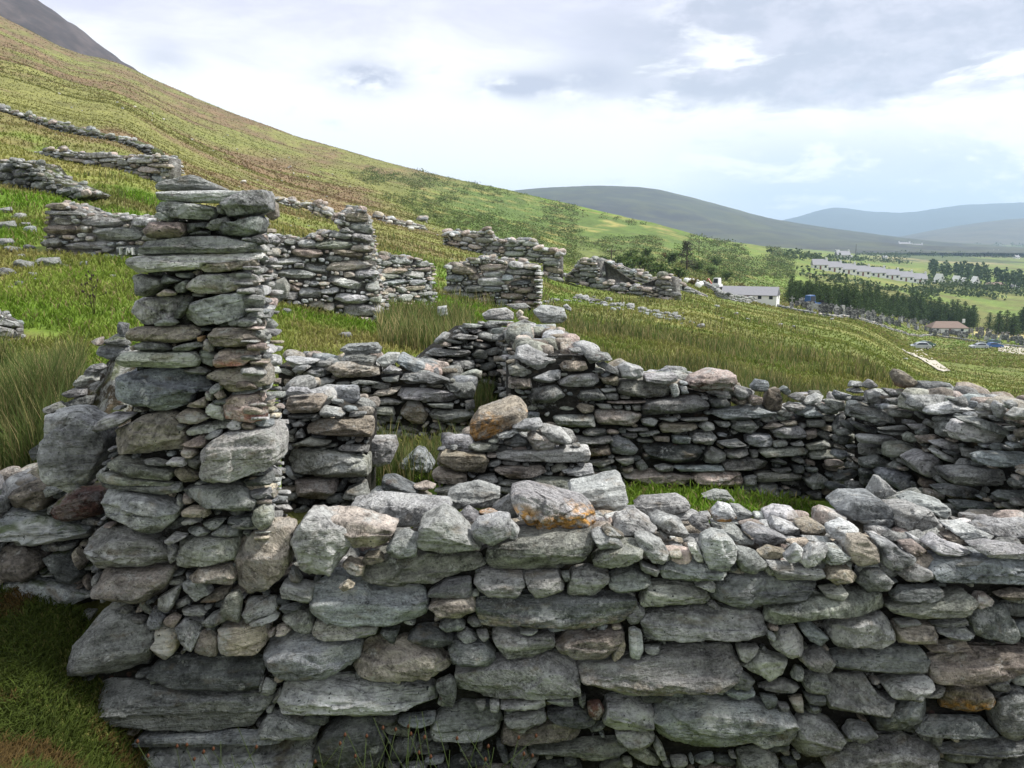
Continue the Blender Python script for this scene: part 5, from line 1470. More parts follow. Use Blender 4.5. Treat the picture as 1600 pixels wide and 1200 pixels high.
def bush(seed,n=420,tints=((.07,.11,.028),(.05,.085,.022),(.10,.14,.036))):
    rng=np.random.default_rng(seed); a=Acc(); tr=Acc()
    for k in range(9):
        th=rng.uniform(0,6.28); c=np.array([math.cos(th)*.33,math.sin(th)*.33,rng.uniform(.15,.6)])*np.array([rng.random(),rng.random(),1]); leaf_cloud(a,rng,c,np.array([.26,.26,.22])*rng.uniform(.7,1.2),n//9,.055,tints)
    for k in range(5): th=k*1.26; tube(tr,[(0,0,-.05),(.1*math.cos(th),.1*math.sin(th),.2),(.22*math.cos(th),.22*math.sin(th),.5)],[.03,.02,.008],5,(.07,.055,.04))
    return tr.mesh('stem'),a.mesh('foliage',smooth=False)
BU=[bush(600+k) for k in range(4)]; BUO=bush(640,420,((.13,.12,.035),(.10,.085,.03),(.16,.11,.04)))
def place_bush(b,px,py,hpx,label,group,wide=1.3,y0=12):
    g=ground(px,py,y0); s=hpx/F*g[1]; e=empty('gorse_bush',g,label,'bush',group,rz=R.uniform(0,6.28)); e.scale=(s*wide,s*wide,s)
    link('stem',b[0],M_BARK,e); link('foliage',b[1],M_LEAF,e)
for x,y,h in ((965,420,30),(985,428,34),(1003,425,40),(1020,430,30),(1040,436,36),(1062,436,28),(985,408,24),(1010,402,22),(1088,425,24),(1110,432,22),(1135,438,20),(1050,412,26),(1120,415,20),(945,412,18)):
    place_bush(BU[int(x)%4],x,y,h,'dark green gorse bush in the thicket above the low ruins','gorse thicket above the low ruins',y0=45)
for x,y,h in ((1082,446,18),(1040,404,14),(1160,452,15)): place_bush(BUO,x,y,h,'yellow brown bush among the green gorse','yellow brown bushes',y0=45)
# scrub over the far slope: one mass
scr=Acc()
for k in range(5600):
    t=R.random()**.8; x=520+t*720; crest=np.interp(x,[520,650,800,1000,1200,1240],[232,262,299,347,384,392]); dep=np.interp(x,[520,600,700,800,900,1000,1100,1250],[18,55,85,100,95,85,75,40])
    y=crest+2+R.random()**.9*dep
    if fbm(np.array([[x*.016,y*.05,3.3]]),3,55)[0]<-.13: continue
    g=ground(x,y,40); hh=R.uniform(3.2,7.5)/F*g[1]; tb=[(.09,.135,.035),(.065,.10,.028),(.12,.16,.045),(.10,.115,.045)] if R.random()<.8 else [(.15,.15,.06),(.12,.11,.05)]; leaf_cloud(scr,R,g+np.array([0,0,hh*.25]),np.array([hh*1.2,hh*1.2,hh*.5]),24,hh*.15,tb)
tag(link('scrub',scr.mesh('scrub',smooth=False),M_LEAF),kind='stuff')
hed=Acc()
for (p,q,n) in (((1180,372),(1330,392),60),((1290,404),(1420,412),70),((1200,398),(1340,420),50),((1340,420),(1600,462),130),((1250,432),(1460,466),40),((1330,378),(1600,384),70),((1380,398),(1600,402),90),((1480,384),(1500,398),14),((1560,384),(1530,402),14),((1420,455),(1560,466),60),((1240,395),(1290,410),40),((1340,398),(1420,402),40),((1440,446),(1570,455),50)):
    for k in range(n):
        t=R.random(); x=p[0]+(q[0]-p[0])*t; y=p[1]+(q[1]-p[1])*t+R.normal(0,1.2); g=ground(x,y,150); hh=R.uniform(1.5,4)*(1+g[1]/1500)
        leaf_cloud(hed,R,g+np.array([0,0,hh*.4]),np.array([hh*1.1,hh,hh*.6]),16,hh*.22,[(.055,.085,.03),(.045,.07,.025),(.075,.105,.035)])
tag(link('hedges',hed.mesh('hedges',smooth=False),M_LEAF),kind='stuff')
# bare grey tree
def bare_tree(seed):
    rng=np.random.default_rng(seed); a=Acc(); lv=Acc()
    tube(a,[(0,0,-.05),(.02,0,.2),(.0,.02,.5),(.03,0,.8),(.02,0,1)],[.03,.025,.018,.01,.003],7,(.1,.09,.08))
    for k in range(60):
        z=rng.uniform(.12,.92); th=rng.uniform(0,6.28); L=(.34*(1-z)+.07)*rng.uniform(.6,1.1); c,s=math.cos(th),math.sin(th)
        tube(a,[(0.01,0,z),(c*L*.5,s*L*.5,z+.05),(c*L,s*L,z+.08+rng.uniform(-.05,.07))],[.009,.006,.002],4,(.1,.09,.08))
        leaf_cloud(lv,rng,np.array([c*L*.7,s*L*.7,z+.06]),np.array([.09,.09,.06]),14,.022,[(.07,.075,.05),(.05,.06,.035)])
    return a.mesh('trunk'),lv.mesh('crown',smooth=False)
place_tree(bare_tree(5),1072,424,46,'thin grey half bare tree above the white bales',None,name='bare_tree',y0=60)
# ------------------------------------------------------------------ buildings
def box(acc,x0,x1,y0,y1,z0,z1,t=(.7,.7,.68)):
    v=np.array([(x,y,z) for z in (z0,z1) for x,y in ((x0,y0),(x1,y0),(x1,y1),(x0,y1))],float)
    acc.add(v,[[3,2,1,0],[4,5,6,7],[0,1,5,4],[1,2,6,5],[2,3,7,6],[3,0,4,7]],t)
M_WHITE=flat_material('white_render',(.72,.72,.70),.9,.06,.5); M_SLATE=flat_material('slate_roof',(.25,.25,.27),.7,.15,1.5); M_GLASS=flat_material('dark_glass',(.03,.035,.045),.15,.1)
M_BROOF=flat_material('brown_roof',(.19,.14,.115),.8,.15,1); M_DOOR=flat_material('door_paint',(.16,.06,.05),.5,.1)
def gabled(w,d,h,rh,hip=0,ov=.3,nwin=3,chim=True,wins_gable=0):
    wl=Acc(); box(wl,-w/2,w/2,-d/2,d/2,-2.5,h)
    for s in (-1,1):
        if not hip:
            v=[(s*w/2,-d/2,h),(s*w/2,d/2,h),(s*w/2,0,h+rh*.97)]; wl.add(np.array(v),[[0,1,2] if s>0 else [1,0,2]],(.7,.7,.68))
    rf=Acc(); k=rh/(d/2); e=ov
    W=w/2+ (0.15 if not hip else e)
    top=[(-W+hip,0,h+rh),(W-hip,0,h+rh)]
    for dz in (0,):
        v=np.array([(-W,-d/2-e,h-k*e),(W,-d/2-e,h-k*e),top[1],top[0],(-W,d/2+e,h-k*e),(W,d/2+e,h-k*e)])
        v2=v-np.array([0,0,.18]); vv=np.concatenate([v,v2])
        rf.add(vv,[[0,1,2,3],[3,2,5,4],[7,6,9,8],[8,9,10,11],[0,6,7,1],[4,5,11,10]],(.2,.2,.2))
        rf.f3.append(np.array([[0,3,4],[1,5,2],[6,10,9],[7,8,11]])); rf.f4.append(np.array([[0,4,10,6],[1,7,11,5]]))
    parts=[('wall',wl.mesh('wall',smooth=False),0),('roof',rf.mesh('roof',smooth=False),1)]
    for i in range(nwin):
        x=-w/2+w*(i+.5)/nwin; a=Acc()
        if i==nwin//2: box(a,x-.45,x+.45,-d/2-.04,-d/2+.05,0,2.05); parts.append(('door',a.mesh('door',smooth=False),3))
        else: box(a,x-.55,x+.55,-d/2-.04,-d/2+.05,.9,2.1); parts.append(('window',a.mesh('window',smooth=False),2))
    if wins_gable:
        for s in (1,):
            a=Acc(); box(a,w/2-.05,w/2+.04,-.6,.6,h-1.4,h-.2); parts.append(('window',a.mesh('window',smooth=False),2))
    if chim:
        for x in ((-w/2+.5,w/2-.5) if chim==2 else (w/2-.5,)):
            a=Acc(); box(a,x-.45,x+.45,-.35,.35,h+rh-.6,h+rh+.9); parts.append(('chimney',a.mesh('chimney',smooth=False),0))
    return parts
def house(name,parts,px,py,wpx,w,rz,label,cat,group=None,mats=None,y0=100):
    g=ground(px,py,y0); s=wpx/F*g[1]/w; mats=mats or [M_WHITE,M_SLATE,M_GLASS,M_DOOR]
    e=empty(name,g,label,cat,group,rz); e.scale=(s,s,s)
    for n,me,k in parts: link(n,me,mats[k],e)
    return e
TER=gabled(8,7,2.7,2.9,nwin=3,chim=True)
tl=['first','second','third','fourth']
for i in range(4): house('terraced_house',TER,1280+i*22,421+i*3.4,22.5,8,-.15,f'grey roofed white house, {tl[i]} from the left in the left hand terrace','house','left hand terrace')
for i in range(4): house('terraced_house',TER,1370+i*21.5,433+i*3.2,22,8,-.15,f'grey roofed white house, {tl[i]} from the left in the right hand terrace','house','right hand terrace')
def aframe():
    a=Acc(); v=np.array([(-3.2,-4,-1),(3.2,-4,-1),(0,-4,6.2),(-3.2,4,-1),(3.2,4,-1),(0,4,6.2)]); a.add(v,[[0,1,4,3]],(.7,.7,.7)); a.f3.append(np.array([[0,2,1],[3,4,5]]))
    r=Acc(); 
    for s in (-1,1):
        q=np.array([(s*3.5,-4.2,-1.1),(0,-4.2,6.6),(0,4.2,6.6),(s*3.5,4.2,-1.1),(s*3.25,-4.2,-1.1),(0,-4.2,6.05),(0,4.2,6.05),(s*3.25,4.2,-1.1)]); r.add(q,[[0,1,2,3],[4,7,6,5],[0,4,5,1],[3,2,6,7],[0,3,7,4]],(.2,.2,.2))
    ps=[('wall',a.mesh('wall',smooth=False),0),('roof',r.mesh('roof',smooth=False),1)]
    for x,z in ((-1,.6),(1,.6),(0,3.1)):
        b=Acc(); box(b,x-.5,x+.5,-4.05,-3.95,z,z+1.1); ps.append(('window',b.mesh('window',smooth=False),2))
    return ps
AF=aframe()
for x,y,w,l in ((1467,442,15,'white triangular holiday chalet standing alone at the left of its row'),(1494,444,14,'white triangular chalet, left one of the close pair'),(1506,445,12,'white triangular chalet, right one of the close pair'),(1523,446,15,'white triangular chalet at the right end of the row')):
    house('holiday_chalet',AF,x,y,w,7,R.uniform(-.15,.15),l,'chalet','triangular chalets',[M_WHITE,M_WHITE,M_GLASS,M_DOOR])
house('white_building',gabled(17,7,2.3,2.3,nwin=5,chim=False,wins_gable=1),1172,471,84,17,-.42,'long low grey roofed building with a white gable end by the digger','building')
house('bungalow',gabled(14,8,2.6,2.2,hip=3,nwin=3,chim=True),1478,521,54,14,-.1,'brown roofed bungalow with a white end below the conifers','bungalow',None,[M_WHITE,M_BROOF,M_GLASS,M_DOOR])
house('bungalow',gabled(14,7,2.6,1.6,hip=2,nwin=4),1554,449,26,14,0,'white bungalow with a brown roof right of the chalets','bungalow',None,[M_WHITE,M_BROOF,M_GLASS,M_DOOR])
SMH=gabled(9,7,3,2.6,nwin=3,chim=2)
for x,y,w,l in ((1147,367,12,'lone white house on the ridge under the moor hill'),(1247,384,13,'white farmhouse at the left end of the valley houses'),(1271,388,12,'white farmhouse right of the leftmost farmhouse'),(1316,405,20,'white house with outbuilding above the left hand terrace'),(1308,395,7,'small white cottage above the white house with outbuilding'),(1412,390,18,'pale house in the middle of the patchwork fields'),(1432,392,17,'grey barn beside the pale house in the fields'),(1335,393,6,'tiny cottage alone in the green fields'),(1520,400,7,'tiny white cottage at the far right, above the wood'),(1556,396,8,'tiny white house at the far right edge of the fields'),(1588,404,8,'tiny white house furthest right in the valley'),(1186,372,8,'small white cottage on the ridge right of the lone white house'),(1382,404,7,'tiny white cottage below the pale house in the fields'),(1585,452,12,'white house at the right edge beside the far wood'),(1329,403,6,'small outbuilding beside the white house above the terrace')):
    house('farmhouse',SMH,x,y,w,9,R.uniform(-.4,.4),l,'house',y0=250)
# ------------------------------------------------------------------ graveyard, digger, bales, cars, poles
M_HEAD=stone_material('headstone')
def headstone(k):
    a=Acc(); w,h=.75,1.25+.3*(k==1)
    if k==2:
        box(a,-.09,.09,-.07,.07,-.3,1.6,(.27,.27,.27)); box(a,-.4,.4,-.06,.06,1.0,1.2,(.27,.27,.27))
    else:
        n=10; th=np.linspace(0,math.pi,n); prof=[(-w/2,-.3),(w/2,-.3)]+[(w/2*math.cos(t),h-.25+.25*math.sin(t)) for t in th]
        m=len(prof); v=np.array([(x,-.08,z) for x,z in prof]+[(x,.08,z) for x,z in prof]); t=[(.26,.26,.26),(.05,.05,.055)][k%2]
        a.add(v,[[i,(i+1)%m,(i+1)%m+m,i+m] for i in range(m)],t); a.f3.append(np.array([[0,i,i+1][::1] for i in range(1,m-1)]+[[m,m+i+1,m+i] for i in range(1,m-1)])); box(a,-w/2-.12,w/2+.12,-.2,.2,-.3,.12,t)
    return a.mesh('headstone',smooth=False)
HS=[headstone(k) for k in range(3)]
for m in HS: m.materials.append(M_HEAD)
for k in range(280):
    t=R.random()**.8; x=1236+t*368; y=480+t*56+R.uniform(-7,6)
    if 1452<x<1512 and y<522: y+=8
    g=ground(x,y,110); kk=[0,1,1,1,2][int(R.integers(5))]; o=bpy.data.objects.new('headstone',HS[kk]); COL.objects.link(o); o.location=g; o.rotation_euler=(0,0,R.uniform(-.5,.5)); s=R.uniform(.75,1.15); o.scale=(s*1.2,s,s)
    tag(o,['small grey rounded headstone in the graveyard below the conifers','small black headstone in the graveyard below the conifers','stone cross standing in the graveyard below the conifers'][kk],'headstone',['grey headstones','black headstones','stone crosses'][kk])
def strip_wall(label,pts,h,w,y0,codes,name):
    P=[ground(x,y,y0) for x,y in pts]; acc=Acc(); b=P[0]; rng=np.random.default_rng(77+len(pts))
    for A,B in zip(P[:-1],P[1:]):
        d=B-A; L=np.linalg.norm(d[:2]); u=d/L; n=int(L/.5)
        for k in range(n):
            for r in range(max(1,int(h/.3))):
                c=A+u*(k+rng.uniform(0,1))*.5; ww=rng.uniform(.35,.8); v,f,t,rp=blob((c[0]+rng.normal(0,w*.2),c[1]+rng.normal(0,w*.2),hz(c[0],c[1])+.1+r*.3),ww,.34,w,math.atan2(d[1],d[0]),codes[rng.integers(len(codes))],rng,2); acc.add(v,f,t,rp)
    tag(link(name,acc.mesh(name,b),M_STONE,None,b),label,'wall')
strip_wall('long dark boundary wall along the front of the graveyard',[(1205,478),(1235,486),(1300,498),(1380,511),(1460,524),(1540,537),(1620,548)],.6,.5,110,['d','d','g','k'],'boundary_wall')
strip_wall('curved grey retaining wall of the drive beside the digger',[(1098,446),(1115,456),(1138,468),(1180,474)],1.0,.5,80,['g','d','g'],'retaining_wall')
M_PAINT=lambda n,c:flat_material(n,c,.3,.05,2,0,.4)
PB,PSL,PDB,PWH,PRD,PBK=M_PAINT('blue_paint',(.03,.09,.25)),M_PAINT('silver_paint',(.36,.38,.40)),M_PAINT('green_paint',(.035,.075,.06)),M_PAINT('white_paint',(.7,.7,.7)),M_PAINT('red_paint',(.35,.05,.03)),flat_material('rubber',(.02,.02,.02),.8)
def prism(prof,w0,w1,acc,zs=None):
    """side profile (x,z) extruded across y; w by height"""
    m=len(prof); z=np.array([p[1] for p in prof]); w=np.interp(z,[z.min(),z.max()],[w0,w1])
    v=np.array([(x,-w[i]/2,zz) for i,(x,zz) in enumerate(prof)]+[(x,w[i]/2,zz) for i,(x,zz) in enumerate(prof)])
    bm=bmesh.new(); V=[bm.verts.new(q) for q in v]; bm.faces.new(V[:m]); bm.faces.new(V[m:][::-1])
    for i in range(m): bm.faces.new((V[i],V[i+m],V[(i+1)%m+m],V[(i+1)%m]))
    bmesh.ops.recalc_face_normals(bm,faces=bm.faces[:]); bmesh.ops.bevel(bm,geom=bm.edges[:],offset=.05,segments=2,affect='EDGES',profile=.6); bmesh.ops.triangulate(bm,faces=bm.faces[:]); bm.verts.index_update()
    acc.add(np.array([q.co[:] for q in bm.verts]),np.array([[q.index for q in f.verts] for f in bm.faces]),(.5,.5,.5)); bm.free()
def wheel(r,w):
    a=Acc(); tube(a,[(0,-w/2,0),(0,-w/2+.03,0),(0,w/2-.03,0),(0,w/2,0)],[r*.85,r,r,r*.85],18,(.02,.02,.02)); b=Acc(); tube(b,[(0,-w/2-.012,0),(0,w/2+.012,0)],[r*.58,r*.58],14,(.4,.4,.4)); return a.mesh('tyre'),b.mesh('rim')
M_RIM=flat_material('rim',(.4,.4,.42),.3,.05,3,.7)
def vehicle(name,label,cat,px,py,rz,body,cabin,glass,wheels,paint,extra=(),y0=60,grp=None):
    g=ground(px,py,y0); e=empty(name,g,label,cat,grp,rz)
    a=Acc(); prism(body[0],body[1],body[2],a); link('body',a.mesh('body',smooth=False),paint,e)
    if cabin: a=Acc(); prism(cabin[0],cabin[1],cabin[2],a); link('cabin',a.mesh('cabin',smooth=False),paint,e)
    for n,p,w0,w1,mt in glass: a=Acc(); prism(p,w0,w1,a); link(n,a.mesh(n,smooth=False),mt,e)
    for (x,y,r,w) in wheels:
        t,rm=wheel(r,w); o=link('wheel',t,PBK,e,(x,y,r)); link('rim',rm,M_RIM,o)
    return e
CARB=([(-2.1,.3),(-2.15,.65),(-2.0,.92),(-1.2,.96),(.95,.94),(1.75,.82),(2.1,.66),(2.12,.32)],1.72,1.62)
CARC=([(-1.75,.93),(-1.35,1.38),(-.3,1.46),(.35,1.38),(1.1,.93)],1.58,1.15)
CGL=[('side_window',[(-1.5,.97),(-1.25,1.33),(-.3,1.39),(.28,1.33),(.85,.97)],1.60,1.27,M_GLASS),('windscreen',[(.42,1.32),(1.12,.95),(1.04,.95),(.36,1.32)],1.36,1.1,M_GLASS)]
CWH=[(-1.35,-.8,.31,.2),(-1.35,.8,.31,.2),(1.35,-.8,.31,.2),(1.35,.8,.31,.2)]
LGT=[('headlight',[(2.02,.6),(2.14,.6),(2.1,.74),(1.9,.76)],1.5,1.5,PWH)]
vehicle('parked_car','silver car parked alone at the head of the pale track','car',1436,546,math.pi-.1,CARB,CARC,CGL+LGT,CWH,PSL)
vehicle('parked_car','dark green car behind the lone silver car','car',1447,542,.3,CARB,CARC,CGL+LGT,CWH,PDB)
vehicle('parked_car','pale silver car at the right, beside the blue car','car',1529,545,math.pi,CARB,CARC,CGL+LGT,CWH,PSL)
vehicle('parked_car','dark blue car parked at the right edge of the pasture','car',1553,544,.05,CARB,CARC,CGL+LGT,CWH,PB)
vehicle('parked_car','blue van like car beyond the dark blue car','car',1553,538,.4,CARB,CARC,CGL,CWH,PDB)
TB=([(-1.0,.7),(-1.0,1.2),(.2,1.25),(1.9,1.15),(2.0,.7)],.8,.75); TC=([(-1.2,1.1),(-1.1,2.5),(.1,2.55),(.35,1.1)],1.3,1.1)
e=vehicle('tractor','bright blue tractor at the corner of the graveyard wall','tractor',1268,484,.5,TB,TC,[('window',[(-1.0,1.5),(-.98,2.35),(.05,2.38),(.2,1.5)],1.34,1.2,M_GLASS),('loader',[(1.9,.5),(2.0,.55),(2.5,1.5),(2.4,1.55)],1.0,1.0,PBK)],[(-.8,-.75,.78,.42),(-.8,.75,.78,.42),(1.4,-.65,.5,.3),(1.4,.65,.5,.3)],PB)
e.scale=(1.1,)*3
e=vehicle('digger','white and red digger standing on the drive above the retaining wall','digger',1119,452,2.4,([(-1.2,.45),(-1.2,1.1),(1.1,1.1),(1.1,.45)],1.6,1.6),([(-.9,1.1),(-.8,2.5),(.4,2.5),(.7,1.1)],1.3,1.15),[('window',[(-.7,1.4),(-.65,2.35),(.3,2.35),(.5,1.4)],1.34,1.22,M_GLASS),('boom',[(.9,1.0),(1.15,1.0),(2.2,2.3),(2.0,2.4)],.3,.3,PRD),('dipper',[(2.0,2.4),(2.2,2.3),(2.8,1.0),(2.6,.95)],.25,.25,PRD),('bucket',[(2.4,.5),(2.9,.5),(2.95,1.05),(2.5,1.05)],.8,.8,PBK),('track',[(-1.4,.02),(-1.55,.3),(-1.4,.6),(1.4,.6),(1.55,.3),(1.4,.02)],1.9,1.9,PBK)],[],PWH)
e.scale=(.75,)*3
M_BAG=flat_material('white_wrap',(.78,.78,.78),.45,.06,3)
a=Acc(); tube(a,[(-.6,0,.6),(-.58,0,.6),(-.5,0,.6),(.5,0,.6),(.58,0,.6),(.6,0,.6)],[.2,.52,.6,.6,.52,.2],20,(.8,.8,.8)); BAL=a.mesh('wrapped_bale')
BAL.materials.append(M_BAG)
for i,(x,y) in enumerate(((1073,443),(1080,444),(1088,445),(1094,448),(1091,450))):
    g=ground(x,y,60); o=bpy.data.objects.new('wrapped_bale',BAL); COL.objects.link(o); o.location=g; o.rotation_euler=(0,0,R.uniform(0,3)); s=9/F*g[1]/1.25; o.scale=(s,)*3; tag(o,'white wrapped bale in the row by the digger','bale','white wrapped bales')
def pole(px,py,hpx,label,y0=60):
    g=ground(px,py,y0); h=hpx/F*g[1]; r=max(.14,.0009*g[1]/2); e=empty('utility_pole',g,label,'utility pole')
    a=Acc(); tube(a,[(0,0,-.3),(0,0,h*.5),(0,0,h)],[r,r*.85,r*.7],8,(.2,.18,.15)); link('post',a.mesh('post'),M_BARK,e)
    a=Acc(); box(a,-.9,.9,-.08,.08,h-.7,h-.5); link('crossarm',a.mesh('crossarm',smooth=False),M_BARK,e)
    for x in (-.7,0,.7):
        a=Acc(); tube(a,[(x,0,h-.5),(x,0,h-.25)],[.07,.05],6,(.4,.4,.4)); link('insulator',a.mesh('insulator'),M_RIM,e)
for x,y,h,l in ((955,406,18,'utility pole among the scrub above the low ruins'),(1092,396,20,'utility pole on the far slope left of the valley'),(1265,446,20,'utility pole below the left hand terrace'),(1294,484,22,'utility pole between tractor and conifers'),(1337,398,16,'utility pole beside the tiny valley cottage')): pole(x,y,h,l)
# ------------------------------------------------------------------ track and car park
def draped(name,poly,mat,lift,n=26):
    """a sheet laid on the ground inside a quad given by its two long edges (photo points)"""
    L,Rr=poly; V=[]; m=6
    for i in range(n):
        t=i/(n-1); 
        def ev(E): s=t*(len(E)-1); k=min(int(s),len(E)-2); return np.array(E[k],float)*(1-(s-k))+np.array(E[k+1],float)*(s-k)
        A=ground(*ev(L),40); B=ground(*ev(Rr),40)
        for j in range(m): q=A+(B-A)*j/(m-1); V.append((q[0],q[1],hz(q[0],q[1])+lift))
    i=(np.arange(n-1)[:,None]*m+np.arange(m-1)[None]).ravel(); v=np.array(V)
    o=link(name,mk(name,v,np.zeros((0,3),int),np.stack([i,i+1,i+m+1,i+m],1),np.full((len(v),3),.4),v),mat); return tag(o,kind='structure')
M_TRK=flat_material('gravel_track',(.40,.37,.31),.95,.25,1.5); M_EARTH=flat_material('bare_earth',(.17,.12,.085),.95,.3,1.2)
draped('track',([(1408,546),(1416,552),(1438,562),(1466,580)],[(1441,546),(1444,552),(1460,563),(1485,581)]),M_TRK,.10)
draped('car_park',([(1560,538),(1560,549)],[(1660,546),(1660,560)]),M_TRK,.10,8)
draped('drive',([(1122,455),(1140,464),(1180,473),(1240,483)],[(1118,450),(1150,460),(1200,470),(1250,478)]),M_EARTH,.10)
draped('mown_field',([(1505,522),(1560,528),(1640,538)],[(1510,515),(1560,520),(1640,528)]),flat_material('hay',(.42,.36,.16),.95,.15,.5),.12)
# ------------------------------------------------------------------ grass
def dist_ok(X,Y):
    ok=np.ones(len(X),bool); p=np.stack([X,Y],1)
    for A,B,w in FOOT:
        d=B-A; L=np.dot(d,d)+1e-9; t=np.clip(((p-A)@d)/L,0,1); q=A+t[:,None]*d; ok&=np.linalg.norm(p-q,axis=1)>w
    return ok
def blades(X,Y,h,w,tint,rng,lean=.45,seg=2,z=None):
    n=len(X); Z=height(X,Y)-.01 if z is None else z; th=rng.uniform(0,6.283,n); face=rng.uniform(0,6.283,n)
    dx,dy=np.cos(th)*lean*h*rng.uniform(.2,1,n),np.sin(th)*lean*h*rng.uniform(.2,1,n); wx,wy=np.cos(face)*w/2,np.sin(face)*w/2
    b=np.stack([X,Y,Z],1); m=b+np.stack([dx*.35,dy*.35,h*.55],1); tp=b+np.stack([dx,dy,h*(1-.25*lean)],1); W_=np.stack([wx,wy,0*wx],1)
    v=np.stack([b-W_,b+W_,m+W_*.75,m-W_*.75,tp],1).reshape(-1,3); k=np.arange(n)*5
    q=np.stack([k,k+1,k+2,k+3],1); t3=np.stack([k+3,k+2,k+4],1)
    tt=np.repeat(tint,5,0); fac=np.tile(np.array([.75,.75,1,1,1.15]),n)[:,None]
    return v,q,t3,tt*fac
def emit(name,sets):
    V,Q,T3,TT=[],[],[],[]; n=0
    for v,q,t,tt in sets: V.append(v); Q.append(q+n); T3.append(t+n); TT.append(tt); n+=len(v)
    o=link(name,mk(name,np.concatenate(V),np.concatenate(T3),np.concatenate(Q),np.concatenate(TT),None,False),M_GRASS); tag(o,kind='stuff')
def sample(n,px0,px1,y0,y1,rng,pw=1.0):
    Y=np.exp(math.log(y0)+(math.log(y1)-math.log(y0))*rng.random(n)**pw); X=(rng.uniform(px0,px1,n)-800)/F*Y; return X,Y
rg=np.random.default_rng(99)
def turf_tint(X,Y,rng,dry=.12):
    t=ground_tint(X,Y)*rng.uniform(.75,1.35,(len(X),1)); k=rng.random(len(X))<dry; t[k]=STRAW*rng.uniform(.6,1.1,(k.sum(),1)); return t
S1=[]
X,Y=sample(150000,-120,1720,4.2,26,rg,.85); k=dist_ok(X,Y); X,Y=X[k],Y[k]
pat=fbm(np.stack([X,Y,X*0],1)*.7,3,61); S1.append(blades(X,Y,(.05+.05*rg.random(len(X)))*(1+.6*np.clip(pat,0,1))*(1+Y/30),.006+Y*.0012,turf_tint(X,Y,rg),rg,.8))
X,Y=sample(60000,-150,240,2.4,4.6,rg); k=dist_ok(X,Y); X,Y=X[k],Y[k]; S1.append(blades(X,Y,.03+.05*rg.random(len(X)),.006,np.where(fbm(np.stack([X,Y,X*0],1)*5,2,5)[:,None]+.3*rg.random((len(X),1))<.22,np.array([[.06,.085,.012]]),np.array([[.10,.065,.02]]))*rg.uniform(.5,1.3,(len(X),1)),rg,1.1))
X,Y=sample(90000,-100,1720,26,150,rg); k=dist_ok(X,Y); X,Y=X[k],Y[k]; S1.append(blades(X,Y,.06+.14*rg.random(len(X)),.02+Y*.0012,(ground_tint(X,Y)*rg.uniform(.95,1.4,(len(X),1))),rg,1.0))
X,Y=sample(70000,-100,900,140,620,rg); S1.append(blades(X,Y,.12+.35*rg.random(len(X))**2,.12+Y*.0008,ground_tint(X,Y)*1.1*rg.uniform(.9,1.15,(len(X),1)),rg,1.2))
X,Y=sample(26000,1050,1720,120,330,rg); S1.append(blades(X,Y,.15+.4*rg.random(len(X)),.1+Y*.0014,turf_tint(X,Y,rg,.15)*1.15,rg,1.0))
emit('grass',S1)
S2=[]
RUSH=np.array([[.085,.12,.03],[.115,.14,.04],[.07,.10,.028],[.20,.185,.075],[.26,.215,.10]])
def rush(n,px0,px1,y0,y1,h,w,thr,fr=.8,dry=None,cl=None):
    X,Y=sample(n,px0,px1,y0,y1,rg); k=dist_ok(X,Y)
    if thr is not None: k&=fbm(np.stack([X,Y,X*0],1)*fr,3,71)>thr
    X,Y=X[k],Y[k]; ti=RUSH[rg.choice(5,len(X),p=dry or [.3,.25,.2,.15,.10])]*rg.uniform(.7,1.3,(len(X),1)); cn=fbm(np.stack([X,Y,X*0],1)*1.6,3,77); hh=h*rg.uniform(.4,1.15,len(X))*np.clip(.75+1.1*cn,.3,1.3); ti=ti*(1+.6*fbm(np.stack([X,Y,X*0],1)*1.1,2,78)[:,None])
    S2.append(blades(X,Y,hh,w+Y*.0007,ti,rg,.42))
rush(15000,-140,120,4.9,7.2,.55,.004,None)
rush(3500,-100,150,4.5,5.4,.4,.004,-.1)
rush(2600,560,770,5.35,6.7,.34,.004,None)
rush(1600,740,800,6.7,8.8,.4,.004,None)
rush(6000,590,740,11.5,19,.5,.005,-.15,.8,[.22,.25,.13,.22,.18])
rush(42000,850,1720,8.5,26,.42,.005,.02,.45,[.25,.25,.12,.23,.15])
rush(22000,850,1720,20,90,.36,.008,.06,.2,[.2,.25,.1,.25,.2])
rush(9000,420,860,24,80,.4,.008,.0,.25,[.2,.25,.1,.25,.2])
rush(8000,-100,400,9,34,.32,.006,.12,.4)
rush(1500,430,600,6.2,6.9,.16,.004,None)
rush(2200,975,1310,5.6,6.3,.07,.004,None)
emit('rushes',S2)
